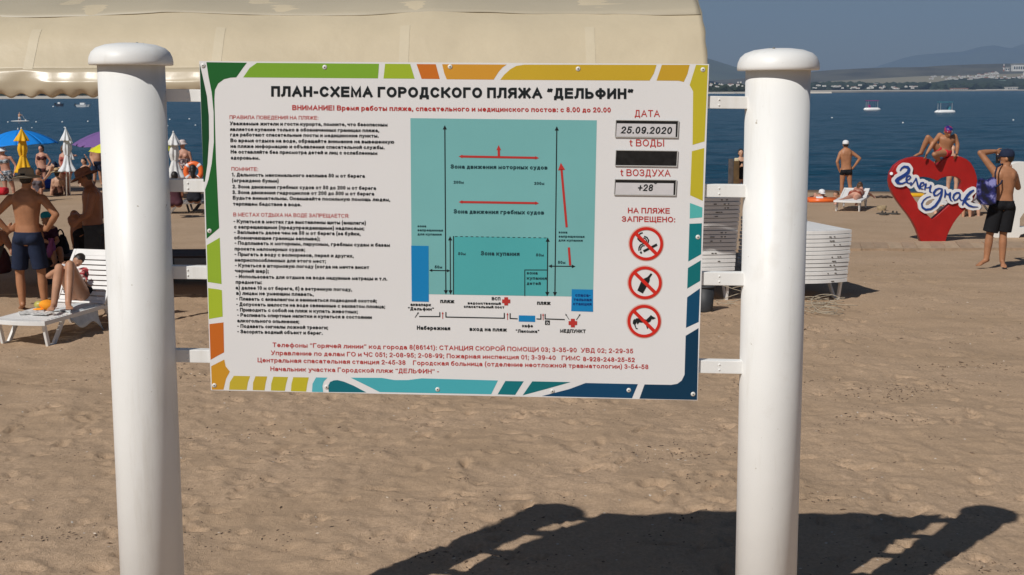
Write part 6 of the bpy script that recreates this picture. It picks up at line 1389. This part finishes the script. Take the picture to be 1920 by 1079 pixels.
# paddle boarder
c = seaat(38, 228.5); e = empty('paddle_board', c, 'white paddle board on the sea below the canopy scallops', 'paddle board')
bm = bmesh.new(); ell_bm(bm, c+Vector((0, 0, .06)), 1.1, .34, .07, seg=20); bmobj('board_hull', bm, M_hull, e, True)
bm = bmesh.new(); box(bm, c+Vector((-.1, 0, .125)), (.8, .35, .015)); bmobj('deck_pad', bm, mat('grey_pad', (.45, .5, .5), .8, 0), e)
Yp = c.y; p = Person(Yp, dict(head=(36.5, 212), neck=(36.3, 214), pelvis=(36.5, 220.5), ls=(34.5, 215), rs=(38.6, 215), le=(34.3, 217.5), lw=(37, 218.5, -.1), re=(40.5, 216.8), rw=(42, 216, -.1), lh=(35.5, 221), rh=(37.6, 221), lk=(35, 224.2), la=(34.6, 227.4), rk=(38.3, 224.2), ra=(38.6, 227.4)),
    'paddle boarder standing on the white board with a long paddle', SK_FAIR, 'm', .78, .03, face=(.3, -1, 0), hands=False); p.garment('shorts', CL_WHITE, -.14, .1, .012, .6, .02)
e = empty('paddle', at(44, 222, Yp), 'thin paddle held by the paddle boarder', 'paddle'); bm = bmesh.new(); tube(bm, [at(41, 214.5, Yp), at(48, 227, Yp)], .02, 6); bmobj('shaft', bm, M_rim, e); bm = bmesh.new(); ell_bm(bm, at(48.3, 227.6, Yp), .09, .03, .22); bmobj('blade', bm, M_rim, e)
def motorboat(px, py, L_, label, m):
    c = seaat(px, py); e = empty('motor_boat', c, label, 'boat')
    P_ = [(-.5, -.38), (-.5, .38), (.2, .38), (.42, .2), (.52, 0), (.42, -.2), (.2, -.38)]
    bm = bmesh.new(); lo = [bm.verts.new(c+Vector((x*L_*.85, y*L_*.3, -.05))) for x, y in P_]; hi = [bm.verts.new(c+Vector((x*L_, y*L_*.45, .5+max(0, x)*.3))) for x, y in P_]
    bm.faces.new(lo[::-1]); bm.faces.new(hi); 
    for i in range(7): bm.faces.new((lo[i], hi[i], hi[(i+1) % 7], lo[(i+1) % 7])[::-1])
    bmesh.ops.recalc_face_normals(bm, faces=bm.faces); bmobj('hull', bm, m, e)
    bm = bmesh.new(); box(bm, c+Vector((-.05*L_, 0, .72)), (L_*.3, L_*.28, .42), bev=.06); bmobj('cabin', bm, M_hull, e)
    bm = bmesh.new(); box(bm, c+Vector((.08*L_, 0, .8)), (.04, L_*.26, .3), Matrix.Rotation(R(-25), 3, 'Y')); bmobj('windscreen', bm, M_glassfar, e)
    bm = bmesh.new(); box(bm, c+Vector((-.55*L_, 0, .45)), (.3, .3, .6), bev=.04); bmobj('outboard_motor', bm, CL_BLACK, e)
motorboat(112, 199.5, 1.9, 'small dark motor boat with white cabin far out on the sea', cloth('hull_dark', (.06, .07, .10))); motorboat(157, 201, 3.4, 'long low white and navy motor boat far out on the sea', M_hull)
bu = None
BUOYL = ['white buoy just left of the paddle board', 'white buoy just right of the paddle board', 'white buoy below the far motor boats', 'white buoy below the long motor boat beside the left post', 'small white buoy touching the dark motor boat', 'white buoy above the folded white parasols', 'white buoy right of the left post, high on the water', 'white buoy between post and board, farthest out beside the green tile', 'white buoy above the folded white parasol next to the left post', 'white buoy nearest to the left edge of the sign board', 'white buoy above the open blue parasol', 'white buoy left of the heart and below the magenta pedal boat', 'white buoy near the right white post above the man in white cap', 'white buoy near the photo edge right of the teal pedal boat']
for i, (px, py) in enumerate(((15, 230), (68, 229.5), (117, 229.5), (165, 228.5), (100, 201), (121, 240), (318.5, 225), (355, 224), (314.5, 237), (366.5, 236), (60, 241), (1693, 231), (1560, 222), (1900, 226))):
    c = seaat(px, py)
    if bu is None:
        bu = empty('buoy', (0, 0, 0), 'small round white marker buoy floating on the sea', 'buoy', 'white marker buoys on the water')
        bm = bmesh.new(); ell_bm(bm, (0, 0, .08), .28, .28, .24, seg=14); bmobj('float_ball', bm, M_hull, bu, True); bm = bmesh.new(); tube(bm, [(0, 0, .3), (0, 0, .42)], .03, 6); bmobj('buoy_eye', bm, M_rim, bu); o = bu
    else: o = copy_tree(bu)
    o.location = (c.x, c.y, SEA_Z); s_ = c.y/150*.36; o.scale = (s_, s_, s_); o['label'] = BUOYL[i]
